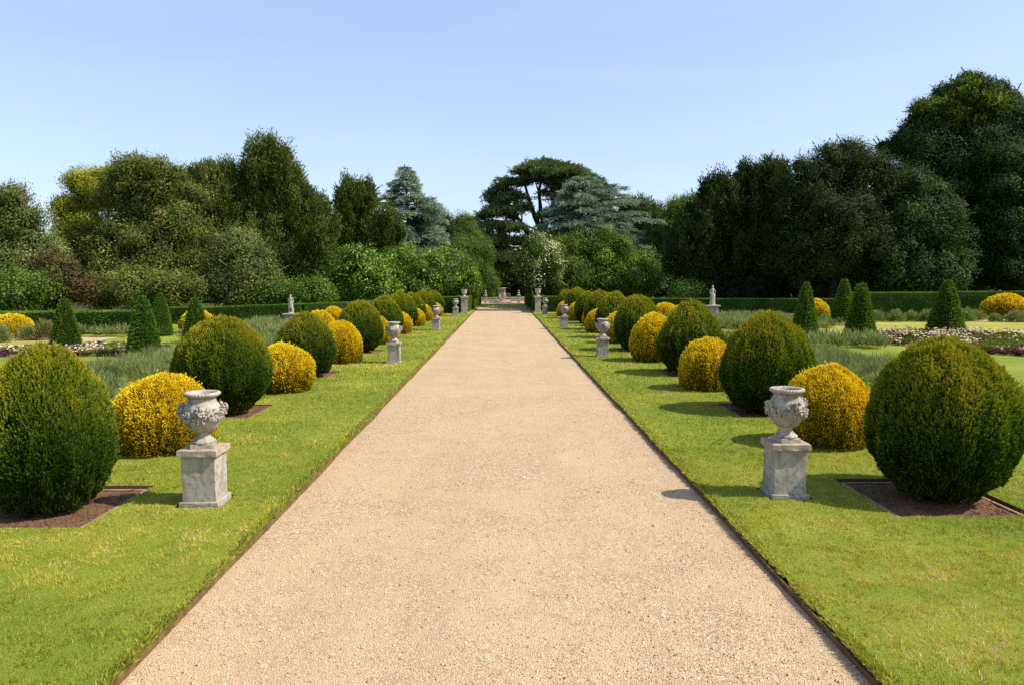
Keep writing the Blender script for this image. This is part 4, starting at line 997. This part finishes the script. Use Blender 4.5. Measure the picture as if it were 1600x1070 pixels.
tree('grey_green_tree', 'grey green airy tree at the far left edge of the photo', 'tree', 52, [(10, 375, 58, 55), (-30, 340, 55, 45), (38, 362, 32, 40), (15, 325, 34, 28), (20, 430, 60, 45), (62, 400, 26, 36), (-60, 410, 60, 60)], 'broad', 31, tx=5)
tree('green_shrub', 'dark green bushy shrub behind the hedge at far left', 'shrub', 47, [(25, 455, 50, 26), (-35, 450, 45, 30), (60, 462, 30, 18), (-95, 445, 45, 40)], 'green', 32, trunk=False, grp='shrubs behind the hedges', style='laurel')
tree('yellow_tree', 'bright yellow green tree showing behind the left grey green tree', 'tree', 70, [(146, 310, 36, 36), (116, 342, 26, 28), (172, 290, 28, 26), (132, 288, 22, 14), (128, 370, 36, 34), (105, 330, 14, 12)], 'yellow', 33, tx=160, air=.35)
tree('grey_green_tree', 'broad rounded grey green tree in front of the yellow tree on the left', 'tree', 57, [(222, 310, 66, 52), (190, 388, 60, 50), (262, 372, 62, 62), (150, 425, 58, 42), (230, 430, 84, 46), (290, 338, 36, 48), (135, 405, 34, 34), (318, 415, 42, 52), (215, 276, 42, 22), (250, 282, 34, 26)], 'olive', 34, tx=215, air=.3, bark='palebark')
tree('bronze_shrub', 'bronze brown shrub behind the leftmost cone', 'shrub', 49, [(92, 430, 24, 24), (112, 452, 36, 20), (82, 455, 22, 18)], 'brown', 35, trunk=False, grp='shrubs behind the hedges')
tree('leafy_shrub', 'olive green shrub between the grey green tree and the dark yew', 'shrub', 54, [(378, 420, 46, 56), (350, 448, 44, 26), (405, 452, 34, 22)], 'broad', 36, trunk=False, grp='shrubs behind the hedges')
tree('olive_shrub', 'low olive shrub at the foot of the broad left tree', 'shrub', 51, [(160, 455, 46, 22), (215, 452, 50, 24), (272, 455, 44, 22)], 'olive', 37, trunk=False, grp='shrubs behind the hedges')
tree('yew_tree', 'huge dark yew tree with feathery top, left of the blue cedar', 'tree', 62, [(416, 256, 36, 36), (362, 298, 52, 42), (338, 325, 46, 60), (428, 320, 58, 58), (466, 335, 38, 52), (400, 395, 82, 70), (478, 405, 48, 62), (318, 292, 24, 24), (500, 365, 24, 50), (430, 448, 80, 28), (448, 278, 22, 34)], 'tyew', 38, 'yew', tx=415, leafL=.23, leafW=.085, clump=.72, per=110, air=.3)
tree('green_shrub', 'light green low shrub at the foot of the huge left yew', 'shrub', 53, [(408, 462, 24, 14), (440, 460, 22, 14), (490, 462, 26, 14)], 'green', 39, trunk=False, grp='shrubs behind the hedges', style='laurel')
tree('yew_tree', 'smaller dark yew between the huge yew and the blue cedar', 'tree', 68, [(556, 330, 30, 40), (575, 370, 36, 40), (532, 385, 32, 42), (602, 355, 24, 30), (540, 312, 16, 22), (572, 312, 16, 22)], 'tyew', 40, 'yew', tx=560, leafL=.23, leafW=.085, clump=.66, per=95, air=.3)
tree('dark_tree', 'dark green tree right of the left blue cedar', 'tree', 84, [(700, 372, 28, 32), (672, 375, 30, 40), (690, 352, 18, 16)], 'dark', 41, tx=695, air=.3)
tree('dark_tree', 'pointed dull green tree just left of the central cedar', 'tree', 92, [(728, 378, 24, 30), (724, 352, 12, 12), (745, 392, 22, 24)], 'green', 42, tx=728, air=.3)
for k, (bl, D, lab) in enumerate([([(560, 425, 42, 38), (538, 445, 28, 26), (580, 450, 36, 24)], 57, 'bright green laurel bush next to the dark left yew'),
        ([(636, 422, 52, 38), (610, 440, 34, 30), (660, 446, 40, 26)], 66, 'largest rounded bright green laurel below the blue cedar'),
        ([(702, 428, 42, 36), (725, 446, 28, 24), (680, 450, 30, 20)], 67, 'bright green laurel nearest the left end of the path')]):
    tree('laurel_bush', lab, 'shrub', D, bl, 'laurel', 43 + k, 'laurel', trunk=False, grp='laurel bushes at the end of the garden', leafL=.19, leafW=.11, den=190, clump=.6, per=95)
tree('laurel_bush', 'darker laurel filling the back between the bright bushes and the cedar', 'shrub', 74, [(590, 400, 44, 26), (660, 402, 46, 24), (722, 402, 32, 26)], 'green', 47, 'laurel', trunk=False, grp='laurel bushes at the end of the garden')
tree('leafy_shrub', 'mid green shrub left of the far sculpture', 'shrub', 97, [(750, 428, 22, 36), (762, 448, 12, 18), (742, 402, 22, 24)], 'green', 48, trunk=False, grp='shrubs behind the hedges', style='laurel')
tree('elder_bush', 'elder bush dotted with cream blossom right of the path end', 'shrub', 66, [(838, 398, 24, 24), (826, 422, 18, 26), (852, 415, 22, 26)], 'elder', 49, trunk=False, grp='shrubs behind the hedges', air=.35)
tree('laurel_bush', 'mid green laurel behind the right tall pier', 'shrub', 70, [(880, 430, 36, 32), (852, 450, 22, 18), (895, 446, 30, 24)], 'green', 50, 'laurel', trunk=False, grp='laurel bushes at the end of the garden', den=190)
tree('laurel_bush', 'brighter laurel behind the far right yews', 'shrub', 71, [(962, 422, 46, 40), (1000, 432, 32, 34), (932, 440, 34, 28), (975, 448, 40, 24)], 'laurel', 51, 'laurel', trunk=False, grp='laurel bushes at the end of the garden', den=190)
tree('dark_tree', 'dull green rounded tree in front of the right blue cedar', 'tree', 71, [(905, 388, 30, 22), (948, 388, 32, 24), (872, 398, 24, 18)], 'green', 52, tx=905)
tree('yew_tree', 'dark feathery yew right of the right blue cedar', 'tree', 86, [(998, 352, 30, 36), (1024, 372, 32, 40), (985, 330, 13, 14), (1015, 340, 18, 20)], 'tyew', 53, 'yew', tx=1005, leafL=.23, leafW=.085, clump=.66, per=95, air=.3)
tree('green_tree', 'dark tree with lighter green flank left of the great right yew', 'tree', 76, [(1062, 345, 26, 36), (1080, 332, 18, 26), (1050, 385, 34, 36)], 'green', 54, tx=1062, air=.35)
tree('yew_tree', 'great dark yew on the right behind the white statue', 'tree', 65, [(1132, 325, 40, 40), (1108, 370, 60, 56), (1180, 312, 42, 46), (1160, 400, 84, 66), (1082, 405, 46, 56), (1206, 292, 30, 36), (1212, 370, 62, 70), (1118, 302, 20, 18), (1165, 285, 16, 16), (1150, 448, 90, 26)], 'dark', 55, 'yew', tx=1150, leafL=.25, leafW=.09, clump=.75, per=110, air=.3)
tree('holm_oak', 'dark olive rounded tree in the middle of the right-hand trees', 'tree', 61.5, [(1312, 270, 50, 38), (1262, 300, 46, 42), (1352, 288, 42, 44), (1290, 360, 82, 70), (1236, 390, 50, 60), (1370, 370, 42, 60), (1300, 430, 92, 44), (1325, 245, 26, 16)], 'dark', 56, 'broad', tx=1300, air=.3)
tree('tall_tree', 'tallest tree, dark with a sunlit green top, at the right edge', 'tree', 74, [(1516, 168, 46, 36), (1478, 190, 46, 46), (1562, 208, 54, 54), (1450, 238, 50, 46), (1522, 270, 84, 70), (1592, 220, 36, 44), (1606, 300, 66, 84), (1400, 232, 26, 9), (1428, 208, 20, 12), (1440, 300, 60, 50), (1562, 380, 84, 72), (1462, 390, 72, 60), (1600, 425, 60, 30), (1650, 330, 60, 90), (1516, 138, 20, 16), (1482, 152, 16, 13), (1548, 150, 20, 15), (1440, 180, 15, 13), (1412, 222, 14, 8), (1568, 162, 16, 12)], 'chest', 57, 'broad', tx=1525, leafL=.24, leafW=.13, per=120, air=.3)
tree('chestnut_tree', 'dark round leafy tree in front of the tallest tree on the right', 'tree', 60, [(1422, 308, 42, 36), (1442, 358, 46, 50), (1400, 412, 54, 50), (1452, 428, 64, 32), (1410, 345, 34, 40)], 'chest', 58, 'broad', tx=1425, leafL=.24, leafW=.14, clump=.85, per=120, air=.3)
tree('green_shrub', 'small light green shrub glimpsed under the dark trees near the statue', 'shrub', 62, [(1080, 455, 11, 6), (1068, 459, 9, 5)], 'laurel', 59, trunk=False, grp='shrubs behind the hedges')

tall = [o for o in bpy.data.objects if o.name.startswith('tall_tree')][0]
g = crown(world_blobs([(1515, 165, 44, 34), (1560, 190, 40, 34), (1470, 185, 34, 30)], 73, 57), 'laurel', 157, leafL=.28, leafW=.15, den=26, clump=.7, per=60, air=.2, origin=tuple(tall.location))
g2 = Geo(); 
M['young'] = leaf_mat('young_yellow_green_leaf', [(0, (.03, .05, .006)), (.4, (.09, .13, .012)), (.75, (.20, .24, .02)), (1, (.32, .33, .04))], .3)
link('young_foliage', g.mesh('young_foliage'), M['young'], tall)
# cedars ---------------------------------------------------------------
def blue_cedar(lab, D, apex, base_y, tx, hw, seed, lean=0.0, levels=26, pw=.72):
    rng = np.random.default_rng(seed); top = at(apex[0], apex[1], D); bz = at(tx, base_y, D)[2]; x0 = gx(tx, D); k = D / F
    r = empty('blue_cedar', (x0, D, 0)); tag(r, lab, 'tree', 'trees behind the garden')
    t = Geo(); g = Geo(); H = top[2]; sx = top[0] - x0
    tube(t, bezier(np.array([0, 0, -.1]), np.array([0, 0, H * .5]), np.array([sx, 0, H]), 12), np.linspace(.45, .04, 12), 10)
    P = []; A = []; V = []
    for q in range(levels):
        s = (q + rng.uniform(0, .5)) / levels; z = H - .3 - s * (H - bz); cx = sx * (z / H) ** 2
        Rm = hw * k * (s ** pw) + .12
        nb = 9 if s > .25 else 6
        for b in range(nb):
            a = rng.uniform(0, 6.283); Lb = Rm * rng.uniform(.55, 1.25) * (1 + lean * math.cos(a))
            e0 = np.array([cx, 0, z]); e2 = e0 + np.array([math.cos(a) * Lb, math.sin(a) * Lb, (rng.uniform(.1, .35) - .5 * s) * Lb])
            e1 = (e0 + e2) / 2 + np.array([0, 0, .14 * Lb])
            pts = bezier(e0, e1, e2, 10); tube(t, pts, np.linspace(.07, .015, 10), 5)
            n = int(16 + 30 * Lb); tt = rng.uniform(.22, 1, n) ** .7
            c = e0 * (1 - tt[:, None]) ** 2 + 2 * e1 * (tt * (1 - tt))[:, None] + e2 * (tt ** 2)[:, None]
            wdt = .20 * Lb * np.sin(np.clip(tt * 1.05, 0, 1) * math.pi) + .07
            side = rng.normal(0, .5, n) * wdt; per = np.array([-math.sin(a), math.cos(a), 0])
            c = c + per * side[:, None] + np.c_[np.zeros((n, 2)), -np.abs(rng.normal(0, .12, n)) - .18 * np.abs(side)]
            P.append(c); ax = unit(np.array([math.cos(a), math.sin(a), -.30]) + per * np.sign(side)[:, None] * .5 + rng.normal(0, .28, (n, 3))); A.append(ax)
            V.append(np.clip(rng.normal(.5, .12) + rng.normal(0, .08, n) + .15 * (tt - .5), 0, 1))
    P = np.concatenate(P); A = np.concatenate(A); V = np.concatenate(V)
    sprigs(g, P, A, .40, 6, .19, .055, V, rng, .7)
    link('crown', g.mesh('crown'), M['blue'], r); link('trunk', t.mesh('trunk'), M['bark'], r)
blue_cedar('silvery blue cedar with drooping tiers on the left', 73, (632, 257), 410, 642, 84, 71, pw=.74)
blue_cedar('silvery blue cedar leaning right beside the big flat topped cedar', 77, (905, 272), 402, 934, 122, 72, .2, 26, .62)

def lebanon():
    D = 108; rng = np.random.default_rng(77); x0 = gx(845, D); k = D / F
    r = empty('cedar_of_lebanon', (x0, D, 0)); tag(r, 'large flat topped cedar with bare dark limbs in the middle of the skyline', 'tree', 'trees behind the garden')
    t = Geo(); g = Geo(); o = np.array([x0, D, 0])
    def W(px, py, dy=0): return at(px, py, D + dy) - o
    forks = [(846, 455, 0), (848, 400, 0), (850, 360, 0)]
    base = W(846, 455); base[2] = -.1
    trunk = np.array([base, W(848, 420), W(849, 385), W(850, 362)]); tube(t, trunk, [1.0, .8, .7, .62], 12)
    limbs = [[(850, 362, 0), (862, 330, 1), (868, 300, 1), (866, 272, 1)], [(850, 370, 0), (836, 340, -1), (826, 310, -1), (818, 282, -1)], [(849, 385, 0), (826, 368, 2), (808, 340, 3), (795, 318, 3)],
             [(849, 392, 0), (820, 388, -2), (796, 380, -3), (775, 376, -3)], [(850, 375, 0), (880, 350, 1), (900, 322, 2), (916, 300, 2)], [(852, 360, 0), (845, 330, 4), (842, 300, 5), (848, 268, 5)], [(849, 400, 0), (815, 350, -4), (790, 348, -5), (770, 345, -5)]]
    for L in limbs:
        tube(t, np.array([W(*q) for q in L]), [.5, .36, .26, .12], 8)
    plates = [(848, 260, 32, 0), (876, 266, 38, 1), (908, 278, 28, 2), (822, 270, 24, -1), (896, 290, 30, 3), (800, 288, 28, 2), (784, 300, 22, 3), (866, 282, 24, 4), (776, 316, 20, 3), (802, 312, 24, -3), (922, 292, 22, 2),
              (765, 338, 22, -4), (790, 334, 26, -4), (812, 330, 18, 4), (768, 356, 24, -4), (796, 358, 22, 2), (780, 376, 32, -3), (772, 392, 30, -3), (808, 382, 20, 3), (790, 404, 34, -2), (884, 312, 26, -3), (905, 330, 30, 3),
              (836, 284, 20, 5), (872, 340, 28, -3), (845, 368, 26, 5), (840, 396, 34, -3), (775, 412, 30, 2), (880, 375, 34, 4), (830, 268, 22, -4), (890, 272, 24, -4), (915, 312, 26, -2)]
    for px, py, rx, dy in list(plates):
        for _ in range(2): plates.append((px + rng.normal(0, .6) * rx, py + abs(rng.normal(0, 9)) + 2, rx * rng.uniform(.35, .7), dy + rng.normal(0, 2.5)))
    for _ in range(22): plates.append((rng.uniform(858, 930), rng.uniform(300, 400), rng.uniform(14, 26), rng.uniform(-5, 5)))
    for _ in range(16): plates.append((rng.uniform(765, 860), rng.uniform(378, 425), rng.uniform(16, 28), rng.uniform(-6, 5)))
    for px, py, rx, dy in plates:
        c = W(px, py, dy); R = rx * k
        n = int(150 * R * R * .9) + 120; q = rng.normal(0, .48, (n, 2)); rr = np.linalg.norm(q, axis=1); q = q[rr < 1.15]; n = len(q)
        P = np.c_[c[0] + q[:, 0] * R, c[1] + q[:, 1] * R * .9, c[2] + .30 - .35 * (q ** 2).sum(1) * R * .35 + rng.normal(0, .16, n) + (vnoise(q * 4 + px, 5) - .5) * .9]
        out = unit(np.c_[q, np.full(n, .5)]); A = unit(out + rng.normal(0, .35, (n, 3)))
        sprigs(g, P, A, .34, 5, .26, .10, np.clip(rng.normal(.45, .1) + rng.normal(0, .1, n), 0, 1), rng, .9)
        # twigs under the plate from its nearest limb
        e = np.array([c[0], c[1], c[2] + .1]); lp = np.concatenate([np.array([W(*z) for z in L]) for L in limbs]); s_ = lp[np.argmin(((lp - e) ** 2).sum(1))]
        tube(t, bezier(s_, (s_ + e) / 2 + [0, 0, -.2], e, 6), np.linspace(.17, .05, 6), 6)
        for _ in range(4):
            a = rng.uniform(0, 6.28); e2 = e + np.array([math.cos(a) * R * .7, math.sin(a) * R * .6, -.05]); tube(t, np.array([e - [0, 0, .15], e2]), [.07, .03], 5)
    link('crown', g.mesh('crown'), M['cedar'], r); link('trunk', t.mesh('trunk'), M['bark'], r)
lebanon()

# the wood behind everything, one mass
def backwood():
    rng = np.random.default_rng(90); B = []   # overlapping crowns
    for px in range(-420, 2050, 42):
        if 690 < px < 1010:
            top = 394; D = 128
        else:
            top = 395 if px < 500 else 400 if px < 1050 else 360; D = 92
        for lay in range(2):
            pj = px + rng.uniform(-15, 15); ty = top + rng.uniform(-8, 18) + lay * 32; r = rng.uniform(30, 44); Dd = D + rng.uniform(-5, 7)
            k = Dd / F; c = at(pj, ty + r, Dd); B.append((c, np.array([r * k * 1.1, r * k, r * k])))
    g = crown(B, 'dark', 91, leafL=.6, leafW=.36, den=11, clump=1.1, per=16, air=.3, sat=1, spray=0)
    tag(link('background_wood', g.mesh('background_wood'), M['dark']), 'dark mass of far woodland filling the gaps between the trees', 'wood', kind='stuff')
backwood()
tag(rect_sheet('woodland_floor', [(-70, -4.4, 60.5, 220), (4.2, 85, 63, 220), (-70, -14, 47, 60.48), (14, 85, 56.5, 62.98)], .006, M['floor']), kind='structure')
